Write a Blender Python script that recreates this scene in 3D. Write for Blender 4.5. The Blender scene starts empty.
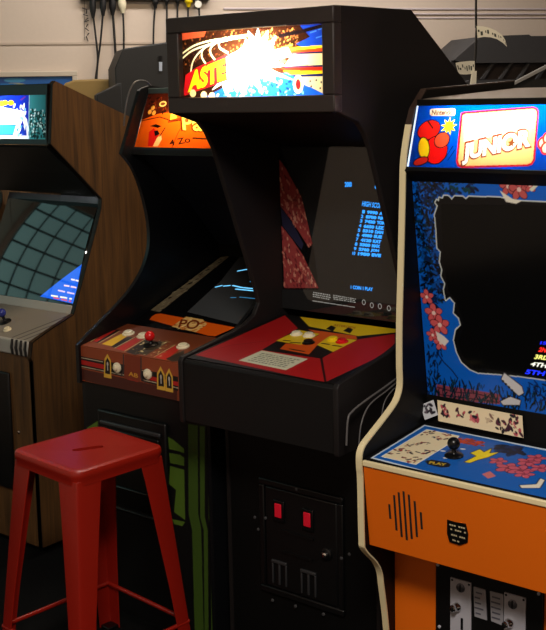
import bpy, bmesh, math, random
import numpy as np
from mathutils import Vector, Matrix

SC = bpy.context.scene
COL = SC.collection
R = math.radians

# ------------------------------------------------------------------ surfaces that carry artwork
# each: lower-left corner, width vector, height vector (metres, world)
# PANELS BEGIN
AX, AY, AW = -2.297, 2.45, 0.576      # wide black cabinet
DX, DY, DW = -1.6245, 2.465, 0.63    # blue and orange cabinet
MX, MY, MW = -2.972, 2.622, 0.60     # low-monitor cabinet with the brown panel
WX, WY, WW = -4.13, 2.78, 0.68        # woodgrain cabinet
DV = (0.598, 0.8015, 0.0)             # direction along the back wall
NV = (0.8015, -0.598, 0.0)            # out of the back wall into the room
def _n(c): return (NV[0]*c, NV[1]*c, 0.0)
PANELS = {
 'a_marquee': ((AX+.022, AY+.012, 1.858), (.533,0,0), (0,0,.198)),
 'a_glass':   ((AX-.001, AY+.512, 1.135), (.57,0,0), (0,-.012,.565)),
 'a_panel':   ((AX+.003, AY+.014, 1.0565), (.562,0,0), (0,.49,.0565)),
 'a_door':    ((AX, AY+.205, 0), (.576,0,0), (0,0,.85)),
 'd_marquee': ((DX+.02, DY+.185, 1.659), (.590,0,0), (0,.054,.168)),
 'd_bezel':   ((DX+.02, DY+.296, .975), (.590,0,0), (0,-.09,.645)),
 'd_panel':   ((DX+.02, DY-.04, .877), (.590,0,0), (0,.325,.019)),
 'd_front':   ((DX+.018, DY-.022, .62), (.594,0,0), (0,-.028,.24)),
 'd_coin':    ((DX+.157, DY+.099, .08), (.36,0,0), (0,0,.5)),
 'd_card':    ((DX, DY+.275, .9), (.63,0,0), (0,.02,.08)),
 'm_marquee': ((MX+.012, MY+.305, 1.68), (.576,0,0), (0,.085,.2)),
 'm_front':   ((MX+.010, MY-.001, .852), (.588,0,0), (0,0,.128)),
 'm_top':     ((MX+.010, MY+.002, .983), (.588,0,0), (0,.235,.038)),
 'm_monitor': ((MX+.012, MY+.245, 1.015), (.585,0,0), (0,.565,.215)),
 'm_lower':   ((MX+.010, MY+.012, .0), (.588,0,0), (0,0,.85)),
 'm_side':    ((MX+.4935, MY, .0), (0,.8,0), (0,0,1.0)),
 'w_marquee': ((WX+.02, WY+.165, 1.703), (.64,0,0), (0,.012,.187)),
 'w_panel':   ((WX+.02, WY+.017, .902), (.64,0,0), (0,.218,.075)),
 'w_front':   ((WX+.02, WY+.005, .03), (.64,0,0), (0,0,.8)),
 'w_tube':    ((WX+.05, WY+.275, 1.0), (.60,0,0), (0,.16,.42)),
 'bg':        (_n(-5.7), DV, (0,0,1)),
 'bg_far':    (_n(-6.05), DV, (0,0,1)),
 'wall':      (_n(-6.195), DV, (0,0,1)),
 'tagplane':  (_n(-4.4), DV, (0,0,1)),
 'mtop':      ((MX-.014, 0, 0), (0,1,0), (0,0,1)),
 'gap':       ((-1.672, 0, 0), (0,1,0), (0,0,1)),
}
# PANELS END
def PO(k): return Vector(PANELS[k][0])
def PU(k): return Vector(PANELS[k][1])
def PV(k): return Vector(PANELS[k][2])

# ------------------------------------------------------------------ colour / materials
def lin(c):
    def f(x):
        x /= 255.0
        return x/12.92 if x <= .04045 else ((x+.055)/1.055)**2.4
    return tuple(f(v) for v in c)

MATS = {}
def mat(name, rgb, rough=.5, metal=0.0, spec=.5, bump=0.0, scale=200.0, vary=0.0, coat=0.0):
    if name in MATS: return MATS[name]
    m = bpy.data.materials.new(name); m.use_nodes = True
    nt = m.node_tree; b = nt.nodes['Principled BSDF']
    b.inputs['Base Color'].default_value = (*lin(rgb), 1)
    b.inputs['Roughness'].default_value = rough
    b.inputs['Metallic'].default_value = metal
    b.inputs['Specular IOR Level'].default_value = spec
    b.inputs['Coat Weight'].default_value = coat
    if bump or vary:
        tc = nt.nodes.new('ShaderNodeTexCoord'); nz = nt.nodes.new('ShaderNodeTexNoise')
        nz.inputs['Scale'].default_value = scale; nz.inputs['Detail'].default_value = 4
        nt.links.new(tc.outputs['Object'], nz.inputs['Vector'])
        if bump:
            bp = nt.nodes.new('ShaderNodeBump'); bp.inputs['Strength'].default_value = bump
            bp.inputs['Distance'].default_value = .002
            nt.links.new(nz.outputs['Fac'], bp.inputs['Height']); nt.links.new(bp.outputs['Normal'], b.inputs['Normal'])
        if vary:
            mx = nt.nodes.new('ShaderNodeMix'); mx.data_type = 'RGBA'
            a = lin(rgb)
            mx.inputs[6].default_value = (*[v*(1-vary) for v in a], 1)
            mx.inputs[7].default_value = (*[min(1, v*(1+vary)) for v in a], 1)
            nt.links.new(nz.outputs['Fac'], mx.inputs[0]); nt.links.new(mx.outputs[2], b.inputs['Base Color'])
    MATS[name] = m
    return m

def wood_mat(name, dark, light):
    m = bpy.data.materials.new(name); m.use_nodes = True
    nt = m.node_tree; b = nt.nodes['Principled BSDF']
    tc = nt.nodes.new('ShaderNodeTexCoord'); mp = nt.nodes.new('ShaderNodeMapping')
    mp.inputs['Scale'].default_value = (14, 14, .9)
    n1 = nt.nodes.new('ShaderNodeTexNoise'); n1.inputs['Scale'].default_value = 3; n1.inputs['Detail'].default_value = 6
    n1.inputs['Distortion'].default_value = .6
    mp2 = nt.nodes.new('ShaderNodeMapping'); mp2.inputs['Scale'].default_value = (120, 120, 3)
    n2 = nt.nodes.new('ShaderNodeTexNoise'); n2.inputs['Scale'].default_value = 2; n2.inputs['Detail'].default_value = 3
    ad = nt.nodes.new('ShaderNodeMath'); ad.operation = 'MULTIPLY_ADD'; ad.inputs[1].default_value = .45
    cr = nt.nodes.new('ShaderNodeValToRGB')
    cr.color_ramp.elements[0].position = .5; cr.color_ramp.elements[0].color = (*lin(dark), 1)
    cr.color_ramp.elements[1].position = .95; cr.color_ramp.elements[1].color = (*lin(light), 1)
    L = nt.links.new
    L(tc.outputs['Object'], mp.inputs['Vector']); L(mp.outputs[0], n1.inputs['Vector'])
    L(tc.outputs['Object'], mp2.inputs['Vector']); L(mp2.outputs[0], n2.inputs['Vector'])
    L(n2.outputs['Fac'], ad.inputs[0]); L(n1.outputs['Fac'], ad.inputs[2])
    L(ad.outputs[0], cr.inputs['Fac']); L(cr.outputs['Color'], b.inputs['Base Color'])
    b.inputs['Roughness'].default_value = .5
    b.inputs['Specular IOR Level'].default_value = .35
    return m

def attr_mat(name, rough=.4, kind='print', strength=1.0, spec=.5, base=.0026):
    """print: opaque printed art; backlit: translucent acrylic; screen: glowing tube"""
    m = bpy.data.materials.new(name); m.use_nodes = True
    nt = m.node_tree; b = nt.nodes['Principled BSDF']; L = nt.links.new
    at = nt.nodes.new('ShaderNodeAttribute'); at.attribute_name = 'art'
    b.inputs['Roughness'].default_value = rough
    b.inputs['Specular IOR Level'].default_value = spec
    if kind == 'print':
        L(at.outputs['Color'], b.inputs['Base Color'])
    elif kind == 'screen':
        b.inputs['Base Color'].default_value = (base, base*1.06, base*1.12, 1)
        L(at.outputs['Color'], b.inputs['Emission Color']); b.inputs['Emission Strength'].default_value = strength
    elif kind == 'backlit':
        tr = nt.nodes.new('ShaderNodeBsdfTranslucent'); L(at.outputs['Color'], tr.inputs['Color'])
        gl = nt.nodes.new('ShaderNodeBsdfGlossy'); gl.inputs['Roughness'].default_value = .25
        gl.inputs['Color'].default_value = (.6, .6, .6, 1)
        fr = nt.nodes.new('ShaderNodeFresnel'); fr.inputs['IOR'].default_value = 1.3
        mx = nt.nodes.new('ShaderNodeMixShader')
        L(fr.outputs[0], mx.inputs[0]); L(tr.outputs[0], mx.inputs[1]); L(gl.outputs[0], mx.inputs[2])
        L(mx.outputs[0], nt.nodes['Material Output'].inputs['Surface'])
    return m

def glow_mat(name, rgb, strength):
    m = bpy.data.materials.new(name); m.use_nodes = True
    b = m.node_tree.nodes['Principled BSDF']
    b.inputs['Base Color'].default_value = (*lin(rgb), 1)
    b.inputs['Emission Color'].default_value = (*lin(rgb), 1); b.inputs['Emission Strength'].default_value = strength
    return m

BLACK = mat('black_vinyl', (11, 10, 11), .55, spec=.25, bump=.25, scale=700)
BLACKP = mat('black_paint', (8, 8, 8), .5, spec=.18, vary=.2, scale=6)
SIDEBLK = mat('black_side_laminate', (24, 20, 20), .6, spec=.3, vary=.15, scale=3)
BLACKM = mat('black_metal', (9, 9, 10), .38, spec=.4)
BLKPLAS = mat('black_plastic', (10, 10, 11), .3, spec=.4)
FRAMEBR = mat('dark_brown_frame', (44, 36, 33), .5, spec=.4)
DARKGRY = mat('dark_grey_board', (58, 57, 58), .7, spec=.3, vary=.1, scale=4)
GREY = mat('grey_plastic', (120, 112, 100), .5)
GREYL = mat('light_grey_plastic', (165, 162, 155), .5)
STEEL = mat('brushed_steel', (178, 178, 188), .42, metal=.1, bump=.05, scale=300)
CHROME = mat('chrome', (225, 225, 225), .12, metal=1)
CREAM = mat('cream_molding', (222, 208, 165), .45)
ORANGE = mat('orange_laminate', (222, 104, 14), .45, spec=.3, vary=.04, scale=5)
ORANGED = ORANGE
RED = mat('red_painted_metal', (142, 25, 13), .30, spec=.45, vary=.06, scale=9)
REDP = mat('red_plastic', (205, 20, 24), .25)
WHITEP = mat('white_plastic', (232, 222, 190), .35)
YELP = mat('yellow_plastic', (232, 200, 20), .3)
BLUEP = mat('blue_plastic', (45, 55, 140), .25)
WALLM = mat('beige_wall_paint', (206, 190, 174), .8, spec=.2, bump=.05, scale=60, vary=.03)
TRIMM = mat('lilac_grey_trim', (196, 184, 186), .5)
FLOORM = mat('dark_carpet', (9, 9, 9), .95, spec=.1, bump=.5, scale=500, vary=.4)
CEILM = mat('ceiling_tile', (196, 186, 172), .9, spec=.1, bump=.2, scale=80)
WOODD = wood_mat('brown_woodgrain', (62, 43, 25), (102, 70, 37))
OLIVE = mat('olive_tan_board', (138, 112, 60), .7, vary=.05, scale=5)
PAPER = mat('paper', (228, 226, 212), .7)
CORDM = mat('black_cord', (14, 13, 14), .5)
CORDG = mat('grey_cord', (88, 85, 85), .5)
TOPM = mat('grey_brown_top', (104, 92, 82), .55)
PRINT = attr_mat('printed_art', .42, 'print', spec=.35)
PRINTG = attr_mat('printed_gloss_art', .22, 'print', spec=.45)
BACKLIT = attr_mat('backlit_acrylic', kind='backlit')
SCREEN = attr_mat('glass_tube', .07, 'screen', 1.0, spec=.6)

# ------------------------------------------------------------------ object helpers
def link(o, parent=None):
    COL.objects.link(o)
    if parent is not None: o.parent = parent
    return o
def mesh_obj(name, verts, faces, m, parent=None, smooth=False):
    me = bpy.data.meshes.new(name); me.from_pydata([tuple(v) for v in verts], [], faces); me.update()
    if m: me.materials.append(m)
    bm = bmesh.new(); bm.from_mesh(me); bmesh.ops.recalc_face_normals(bm, faces=bm.faces); bm.to_mesh(me); bm.free()
    if smooth:
        for p in me.polygons: p.use_smooth = True
    return link(bpy.data.objects.new(name, me), parent)
def bevel(o, w, seg=2, angle=30):
    b = o.modifiers.new('bevel', 'BEVEL'); b.width = w; b.segments = seg; b.limit_method = 'ANGLE'; b.angle_limit = R(angle)
    for p in o.data.polygons: p.use_smooth = True
    try:
        o.data.set_sharp_from_angle(angle=R(40))
    except Exception: pass
    return o
class MB:
    """collects shapes of one part"""
    def __init__(s): s.v = []; s.f = []
    def add(s, vs, fs):
        k = len(s.v); s.v += [tuple(v) for v in vs]; s.f += [tuple(i+k for i in f) for f in fs]; return s
    def box(s, x0, x1, y0, y1, z0, z1):
        vs = [(x, y, z) for x in (x0, x1) for y in (y0, y1) for z in (z0, z1)]
        return s.add(vs, [(0,1,3,2),(4,6,7,5),(0,4,5,1),(2,3,7,6),(0,2,6,4),(1,5,7,3)])
    def obox(s, O, a, b, c):
        O, a, b, c = map(Vector, (O, a, b, c))
        vs = [O+a*i+b*j+c*k for i in (0,1) for j in (0,1) for k in (0,1)]
        return s.add(vs, [(0,1,3,2),(4,6,7,5),(0,4,5,1),(2,3,7,6),(0,2,6,4),(1,5,7,3)])
    def prism(s, poly, to3, a, b):
        """poly 2-D outline, to3(u,v,w) -> point, extruded from w=a to w=b"""
        n = len(poly)
        vs = [to3(u, v, a) for u, v in poly]+[to3(u, v, b) for u, v in poly]
        fs = [tuple(range(n)), tuple(range(2*n-1, n-1, -1))]+[(i, (i+1) % n, n+(i+1) % n, n+i) for i in range(n)]
        return s.add(vs, fs)
    def xprism(s, poly, x0, x1): return s.prism(poly, lambda u, v, w: (w, u, v), x0, x1)
    def strip(s, pts, t, x0, x1):
        """open profile in (y,z) given a thickness t to its right-hand side"""
        off = []
        for i, p in enumerate(pts):
            ds = []
            if i > 0: ds.append((Vector(p)-Vector(pts[i-1])).normalized())
            if i < len(pts)-1: ds.append((Vector(pts[i+1])-Vector(p)).normalized())
            d = sum(ds, Vector((0, 0))).normalized()
            nrm = Vector((d.y, -d.x)); k = 1/max(.4, nrm.dot(Vector((ds[0].y, -ds[0].x))))
            off.append(tuple(Vector(p)+nrm*t*k))
        n = len(pts)
        vs = []
        for x in (x0, x1):
            vs += [(x, y, z) for y, z in pts]+[(x, y, z) for y, z in off]
        fs = []
        for i in range(n-1):
            fs += [(i, i+1, 2*n+i+1, 2*n+i), (n+i, 3*n+i, 3*n+i+1, n+i+1), (i, n+i, n+i+1, i+1), (2*n+i, 2*n+i+1, 3*n+i+1, 3*n+i)]
        fs += [(0, 2*n, 3*n, n), (n-1, 2*n-1, 4*n-1, 3*n-1)]
        return s.add(vs, fs)
    def lathe(s, prof, O, axis=(0,0,1), n=24):
        """prof [(r,h)...] around axis at O"""
        ax = Vector(axis).normalized(); q = ax.to_track_quat('Z', 'Y'); O = Vector(O)
        vs = []; m = len(prof)
        for r, h in prof:
            for k in range(n):
                a = 2*math.pi*k/n; vs.append(O+q @ Vector((r*math.cos(a), r*math.sin(a), h)))
        fs = [(i*n+k, i*n+(k+1) % n, (i+1)*n+(k+1) % n, (i+1)*n+k) for i in range(m-1) for k in range(n)]
        fs += [tuple(range(n-1, -1, -1)), tuple((m-1)*n+k for k in range(n))]
        return s.add(vs, fs)
    def tube(s, pts, r, n=8):
        pts = [Vector(p) for p in pts]; vs = []; up = Vector((.31, .17, .93)).normalized()
        for i, p in enumerate(pts):
            d = (pts[min(i+1, len(pts)-1)]-pts[max(i-1, 0)]).normalized()
            a = d.cross(up)
            if a.length < .05: a = d.cross(Vector((1, 0, 0)))
            a.normalize(); b = d.cross(a)
            rr = r[i] if isinstance(r, (list, tuple)) else r
            for k in range(n):
                t = 2*math.pi*k/n; vs.append(p+a*rr*math.cos(t)+b*rr*math.sin(t))
        m = len(pts)
        fs = [(i*n+k, i*n+(k+1) % n, (i+1)*n+(k+1) % n, (i+1)*n+k) for i in range(m-1) for k in range(n)]
        fs += [tuple(range(n-1, -1, -1)), tuple((m-1)*n+k for k in range(n))]
        return s.add(vs, fs)
    def build(s, name, m, parent=None, smooth=False, bev=0, seg=2):
        o = mesh_obj(name, s.v, s.f, m, parent, smooth)
        if smooth:
            try: o.data.set_sharp_from_angle(angle=R(40))
            except Exception: pass
        if bev: bevel(o, bev, seg)
        return o
def thing(name, loc, label, cat, group=None, rz=0):
    o = bpy.data.objects.new(name, None); o.empty_display_size = .1; COL.objects.link(o)
    o.location = loc; o.rotation_euler = (0, 0, rz); tag(o, label, cat, group); return o
def tag(o, label, cat, group=None):
    o['label'] = label; o['category'] = cat
    if group: o['group'] = group
    return o
def struct(o): o['kind'] = 'structure'; return o
def catmull(pts, k=8):
    pts = [Vector(p) for p in pts]; out = []
    for i in range(len(pts)-1):
        p0, p1, p2, p3 = pts[max(i-1, 0)], pts[i], pts[i+1], pts[min(i+2, len(pts)-1)]
        for j in range(k):
            t = j/k
            out.append(.5*((2*p1)+(p2-p0)*t+(2*p0-5*p1+4*p2-p3)*t*t+(3*p1-p0-3*p2+p3)*t**3))
    return out+[pts[-1]]

# ------------------------------------------------------------------ printed artwork (stored per vertex of the printed sheet)
_glyphs = {}
def glyph_tris(text, bold):
    key = (text, bold)
    if key not in _glyphs:
        cu = bpy.data.curves.new('lettering', 'FONT'); cu.body = text; cu.offset = bold; cu.resolution_u = 4
        ob = bpy.data.objects.new('lettering', cu); COL.objects.link(ob)
        dg = bpy.context.evaluated_depsgraph_get(); dg.update()
        me = bpy.data.meshes.new_from_object(ob.evaluated_get(dg)); me.calc_loop_triangles()
        v = np.array([tuple(x.co)[:2] for x in me.vertices]); t = np.array([tuple(x.vertices) for x in me.loop_triangles])
        lo, hi = v.min(0), v.max(0)
        _glyphs[key] = ((v-lo)/(hi-lo), t)
        bpy.data.objects.remove(ob); bpy.data.curves.remove(cu); bpy.data.meshes.remove(me)
    return _glyphs[key]
class Art:
    def __init__(s, w, h, base, res=.002):
        s.w, s.h = w, h; s.nx = max(8, int(w/res)); s.ny = max(8, int(h/res)); s.ss = 2
        s.W, s.H = s.nx*s.ss, s.ny*s.ss
        s.b = np.empty((s.H, s.W, 3), np.float32); s.b[:] = lin(base); s.base = lin(base)
        s.rng = random.Random(7)
    def _win(s, pts, pad=0):
        p = np.array(pts, float); sx, sy = s.W/s.w, s.H/s.h
        x0 = max(0, int((p[:, 0].min()-pad)*sx)); x1 = min(s.W, int((p[:, 0].max()+pad)*sx)+2)
        y0 = max(0, int((p[:, 1].min()-pad)*sy)); y1 = min(s.H, int((p[:, 1].max()+pad)*sy)+2)
        if x1 <= x0 or y1 <= y0: return None
        X, Y = np.meshgrid((np.arange(x0, x1)+.5)/sx, (np.arange(y0, y1)+.5)/sy)
        return x0, x1, y0, y1, X, Y
    def _put(s, w, mask, c): s.b[w[2]:w[3], w[0]:w[1]][mask] = lin(c)
    @staticmethod
    def _inside(X, Y, pts):
        ins = np.zeros(X.shape, bool); n = len(pts)
        for i in range(n):
            (ax, ay), (bx, by) = pts[i], pts[(i+1) % n]
            if ay == by: continue
            c = ((ay > Y) != (by > Y)) & (X < (bx-ax)*(Y-ay)/(by-ay)+ax); ins ^= c
        return ins
    def poly(s, pts, c, outline=None, ow=.002):
        w = s._win(pts)
        if w: s._put(w, s._inside(w[4], w[5], pts), c)
        if outline: s.line(list(pts)+[pts[0]], ow, outline)
        return s
    def ell(s, c0, rx, ry, c, rot=0):
        r = max(rx, ry); w = s._win([(c0[0]-r, c0[1]-r), (c0[0]+r, c0[1]+r)])
        if w:
            dx, dy = w[4]-c0[0], w[5]-c0[1]; ca, sa = math.cos(rot), math.sin(rot)
            s._put(w, ((dx*ca+dy*sa)/rx)**2+((-dx*sa+dy*ca)/ry)**2 < 1, c)
        return s
    def line(s, pts, wd, c):
        for a, b in zip(pts[:-1], pts[1:]):
            w = s._win([a, b], wd)
            if not w: continue
            dx, dy = b[0]-a[0], b[1]-a[1]; l = dx*dx+dy*dy+1e-12
            t = np.clip(((w[4]-a[0])*dx+(w[5]-a[1])*dy)/l, 0, 1)
            s._put(w, (w[4]-a[0]-t*dx)**2+(w[5]-a[1]-t*dy)**2 < (wd/2)**2, c)
        return s
    def text(s, t, quad, c, bold=.02):
        """quad: upper-left, upper-right, lower-right, lower-left"""
        v, tr = glyph_tris(t, bold); q = [np.array(p) for p in quad]
        x, y = v[:, :1], v[:, 1:]
        P = q[3]*(1-x)*(1-y)+q[2]*x*(1-y)+q[1]*x*y+q[0]*(1-x)*y
        for a, b, d in tr:
            w = s._win([P[a], P[b], P[d]])
            if w: s._put(w, s._inside(w[4], w[5], [P[a], P[b], P[d]]), c)
        return s
    def lines_of_type(s, quad, rows, c, fill=.5, seed=1):
        """rows of illegibly small print"""
        rg = random.Random(seed); q = [np.array(p) for p in quad]
        def at(x, y): return tuple(q[3]*(1-x)*(1-y)+q[2]*x*(1-y)+q[1]*x*y+q[0]*(1-x)*y)
        for i in range(rows):
            y0 = (i+.5-fill/2)/rows; y1 = (i+.5+fill/2)/rows; x = rg.uniform(0, .06)
            while x < .95:
                wd = rg.uniform(.03, .1); s.poly([at(x, y0), at(min(1, x+wd), y0), at(min(1, x+wd), y1), at(x, y1)], c); x += wd+rg.uniform(.015, .04)
        return s
    def leaves(s, region, n, cols, size, elong=3.0, ang=None):
        p = np.array(region); lo, hi = p.min(0), p.max(0); k = 0; tries = 0
        while k < n and tries < n*20:
            tries += 1
            x, y = s.rng.uniform(lo[0], hi[0]), s.rng.uniform(lo[1], hi[1])
            if not s._inside(np.array([[x]]), np.array([[y]]), region)[0, 0]: continue
            r = s.rng.uniform(*size); a = s.rng.uniform(0, 6.28) if ang is None else s.rng.gauss(ang, .35)
            s.ell((x, y), r, r/elong, s.rng.choice(cols), a); k += 1
        return s
    def star(s, c0, r0, r1, n, c, rot=0, sy=1.0):
        s.poly([(c0[0]+(r0 if i % 2 == 0 else r1)*math.cos(rot+math.pi*i/n), c0[1]+sy*(r0 if i % 2 == 0 else r1)*math.sin(rot+math.pi*i/n)) for i in range(2*n)], c); return s
    def flower(s, c0, r, petal, heart, out=(30, 10, 20)):
        for i in range(5):
            a = 1.2566*i+.4; p = (c0[0]+r*.55*math.cos(a), c0[1]+r*.55*math.sin(a))
            s.ell(p, r*.56, r*.40, out, a); s.ell(p, r*.49, r*.33, petal, a)
        s.ell(c0, r*.22, r*.22, heart); return s
    def build(s, name, O, U, V, m, parent=None, back=0.004, bulge=0.0, off=(0, 0, 0)):
        O = Vector(O)-(Vector(off)); U = Vector(U); V = Vector(V); N = U.cross(V).normalized()
        nx, ny = s.nx, s.ny
        a = s.b.reshape(ny, s.ss, nx, s.ss, 3).mean((1, 3))
        uu, vv = np.meshgrid(np.linspace(0, 1, nx), np.linspace(0, 1, ny))
        co = np.array(O)+uu[..., None]*np.array(U)+vv[..., None]*np.array(V)
        if bulge:
            k = np.clip(1-(2*uu-1)**2, 0, 1)*.5+np.clip(1-(2*vv-1)**2, 0, 1)*.5
            co = co+(bulge*k)[..., None]*np.array(N)
        co = co.reshape(-1, 3); cols = a.reshape(-1, 3)
        i, j = np.meshgrid(np.arange(nx-1), np.arange(ny-1)); k0 = (j*nx+i).ravel()
        F = np.stack([k0, k0+1, k0+nx+1, k0+nx], 1)
        nv = len(co)
        if back:   # the rest of the board behind the print
            cr = [O, O+U, O+U+V, O+V]; ex = np.array([tuple(c-N*.0006) for c in cr]+[tuple(c-N*back) for c in cr])
            F = np.vstack([F, np.array([[4,7,6,5],[0,1,2,3],[0,4,5,1],[1,5,6,2],[2,6,7,3],[3,7,4,0]])+nv])
            co = np.vstack([co, ex]); cols = np.vstack([cols, np.tile(np.array(s.base), (8, 1))])
        me = bpy.data.meshes.new(name); me.from_pydata(co.tolist(), [], F.tolist()); me.update()
        at = me.color_attributes.new('art', 'FLOAT_COLOR', 'POINT')
        at.data.foreach_set('color', np.hstack([cols, np.ones((len(cols), 1))]).astype(np.float32).ravel())
        me.materials.append(m)
        if bulge:
            for p in me.polygons: p.use_smooth = True
        return link(bpy.data.objects.new(name, me), parent)
def art_for(k, base, res=.002): return Art(PU(k).length, PV(k).length, base, res)
def put(art, k, name, m, root, **kw):
    return art.build(name, PO(k)-Vector(root.location), PU(k), PV(k), m, root, **kw)
def tube_screen(art, outline, k, name, m, root, lift, parent=None):
    """clip the sheet to an outline: keep only the cells inside"""
    O, U, V = PO(k)-Vector(root.location), PU(k), PV(k); N = U.cross(V).normalized(); O = O+N*lift
    a = art.b.reshape(art.ny, art.ss, art.nx, art.ss, 3).mean((1, 3)); nx, ny = art.nx, art.ny
    uu, vv = np.meshgrid(np.linspace(0, 1, nx), np.linspace(0, 1, ny))
    ins = Art._inside(uu*art.w, vv*art.h, outline)
    co = (np.array(O)+uu[..., None]*np.array(U)+vv[..., None]*np.array(V)).reshape(-1, 3)
    i, j = np.meshgrid(np.arange(nx-1), np.arange(ny-1)); k0 = (j*nx+i).ravel()
    F = np.stack([k0, k0+1, k0+nx+1, k0+nx], 1); keep = ins.ravel()[F].all(1); F = F[keep]
    used = np.unique(F); mp = -np.ones(len(co), int); mp[used] = np.arange(len(used))
    me = bpy.data.meshes.new(name); me.from_pydata(co[used].tolist(), [], mp[F].tolist()); me.update()
    at = me.color_attributes.new('art', 'FLOAT_COLOR', 'POINT')
    at.data.foreach_set('color', np.hstack([a.reshape(-1, 3)[used], np.ones((len(used), 1))]).astype(np.float32).ravel())
    me.materials.append(m); return link(bpy.data.objects.new(name, me), parent or root)
def on(k, uv, root, lift=0.0):
    """a point of surface k, in the local frame of root"""
    U, V = PU(k).normalized(), PV(k).normalized(); N = U.cross(V).normalized()
    return PO(k)+U*uv[0]+V*uv[1]+N*lift-Vector(root.location)
def nrm(k): return PU(k).cross(PV(k)).normalized()

# ================================================================== camera
cam = bpy.data.cameras.new('camera'); co = bpy.data.objects.new('camera', cam); COL.objects.link(co)
yaw, pit, rol = R(38.273), R(8.294), R(-1.129)
Fw = Vector((-math.sin(yaw)*math.cos(pit), math.cos(yaw)*math.cos(pit), -math.sin(pit)))
R0 = Vector((math.cos(yaw), math.sin(yaw), 0)); U0 = R0.cross(Fw)
Rt = R0*math.cos(rol)+U0*math.sin(rol); Up = U0*math.cos(rol)-R0*math.sin(rol)
co.matrix_world = Matrix(((Rt.x, Up.x, -Fw.x, 0), (Rt.y, Up.y, -Fw.y, 0), (Rt.z, Up.z, -Fw.z, 1.86), (0, 0, 0, 1)))
cam.sensor_fit = 'VERTICAL'; cam.sensor_height = 24; cam.lens = 24*1100/630
cam.shift_y = -(315-256.9)/630; cam.clip_start = .05
SC.camera = co

# ================================================================== room
dv, nv = Vector(DV), Vector(NV)
def rm(s, n, z): return dv*s+nv*n+Vector((0, 0, z))
def wallbox(name, s0, s1, n0, n1, z0, z1, m, bev=0):
    b = MB().obox(rm(s0, n0, z0), dv*(s1-s0), nv*(n1-n0), (0, 0, z1-z0)); return b.build(name, m, None, bev=bev)
S0, S1, N0, N1, ZC = -2.0, 6.0, -6.2, 3.2, 3.3
struct(wallbox('floor', S0-.15, S1+.15, N0-.15, N1+.15, -.1, 0, FLOORM))
struct(wallbox('ceiling', S0-.15, S1+.15, N0-.15, N1+.15, ZC, ZC+.1, CEILM))
struct(wallbox('wall_back', S0-.15, S1+.15, N0-.15, N0, 0, ZC, WALLM))
struct(wallbox('wall_front', S0-.15, S1+.15, N1, N1+.15, 0, ZC, WALLM))
struct(wallbox('wall_right', S1, S1+.15, N0, N1, 0, ZC, WALLM))
# left wall; unseen gridded window added for its reflection in the curved tube
wn0, wn1, wz0, wz1 = -6.1, -4.35, 1.1, 2.95
wl = MB()
for (a, b, c, d) in ((N0, wn0, 0, ZC), (wn1, N1, 0, ZC), (wn0, wn1, 0, wz0), (wn0, wn1, wz1, ZC)):
    wl.obox(rm(S0-.15, a, c), dv*.15, nv*(b-a), (0, 0, d-c))
struct(wl.build('wall_left', WALLM))
win = bpy.data.objects.new('reflected_window_1', None); COL.objects.link(win); struct(win)
wf = MB()
for k in range(6):
    n = wn0+(wn1-wn0)*k/5; wf.obox(rm(S0-.09, n-.012, wz0), dv*.05, nv*.024, (0, 0, wz1-wz0))
for k in range(7):
    z = wz0+(wz1-wz0)*k/6; wf.obox(rm(S0-.092, wn0, z-.012), dv*.05, nv*(wn1-wn0), (0, 0, .024))
wf.build('window_frame', mat('window_bars', (40, 42, 44), .5), win)
MB().obox(rm(S0-.08, wn0, wz0), dv*.008, nv*(wn1-wn0), (0, 0, wz1-wz0)).build('window_pane', glow_mat('reflected_pane_glow', (150, 200, 196), 1.0), win)
# ledge along the back wall and a thin conduit line
a0, a1 = 1.4, S1
tz = [(2.9457, 2.3562), (2.9459, 2.3268), (2.9461, 2.3032)]
tb = MB()
for (zc, h, d) in ((tz[0][1], .012, .008), (tz[1][1], .010, .010), (tz[2][1], .008, .006)):
    tb.obox(rm(a0, N0, zc-h/2), dv*(a1-a0), nv*d, (0, 0, h))
struct(tb.build('trim_1', TRIMM, bev=.003))
cz = [(0.9195, 2.1741), (0.9191, 2.1631)]
struct(MB().obox(rm(S0, N0, cz[1][1]), dv*(1.6-S0), nv*.006, (0, 0, .012)).build('trim_2', mat('pale_wall_strip', (190, 172, 155), .7)))

# unseen lamps, the front one added: flat ceiling panels
def ceiling_lamp(s, n, ls, ln, power, rgb, label):
    o = thing('ceiling_light', rm(s, n, ZC), label, 'ceiling light', 'ceiling light panels')
    o.rotation_euler = (0, 0, math.atan2(DV[1], DV[0]))
    MB().box(-ls/2-.03, ls/2+.03, -ln/2-.03, ln/2+.03, -.045, 0).build('housing', mat('lamp_housing', (200, 198, 190), .5), o)
    L = bpy.data.lights.new('lamp', 'AREA'); L.shape = 'RECTANGLE'; L.size = ls; L.size_y = ln; L.energy = power; L.color = rgb
    lo = bpy.data.objects.new('lamp', L); COL.objects.link(lo); lo.parent = o; lo.location = (0, 0, -.055)
ceiling_lamp(1.5, -5.3, 2.4, .25, 42, (1, .94, .89), 'long ceiling light panel close to the back wall')
ceiling_lamp(1.3, -4.0, .5, .5, 30, (1, .76, .50), 'square ceiling light panel above the gap between the woodgrain and narrow cabinets')
ceiling_lamp(.2, -.5, .9, .6, 120, (1, .90, .80), 'wide ceiling light panel added out of view to brighten the cabinet fronts')  # unseen lamp, added as front light for the orange cabinet

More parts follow.
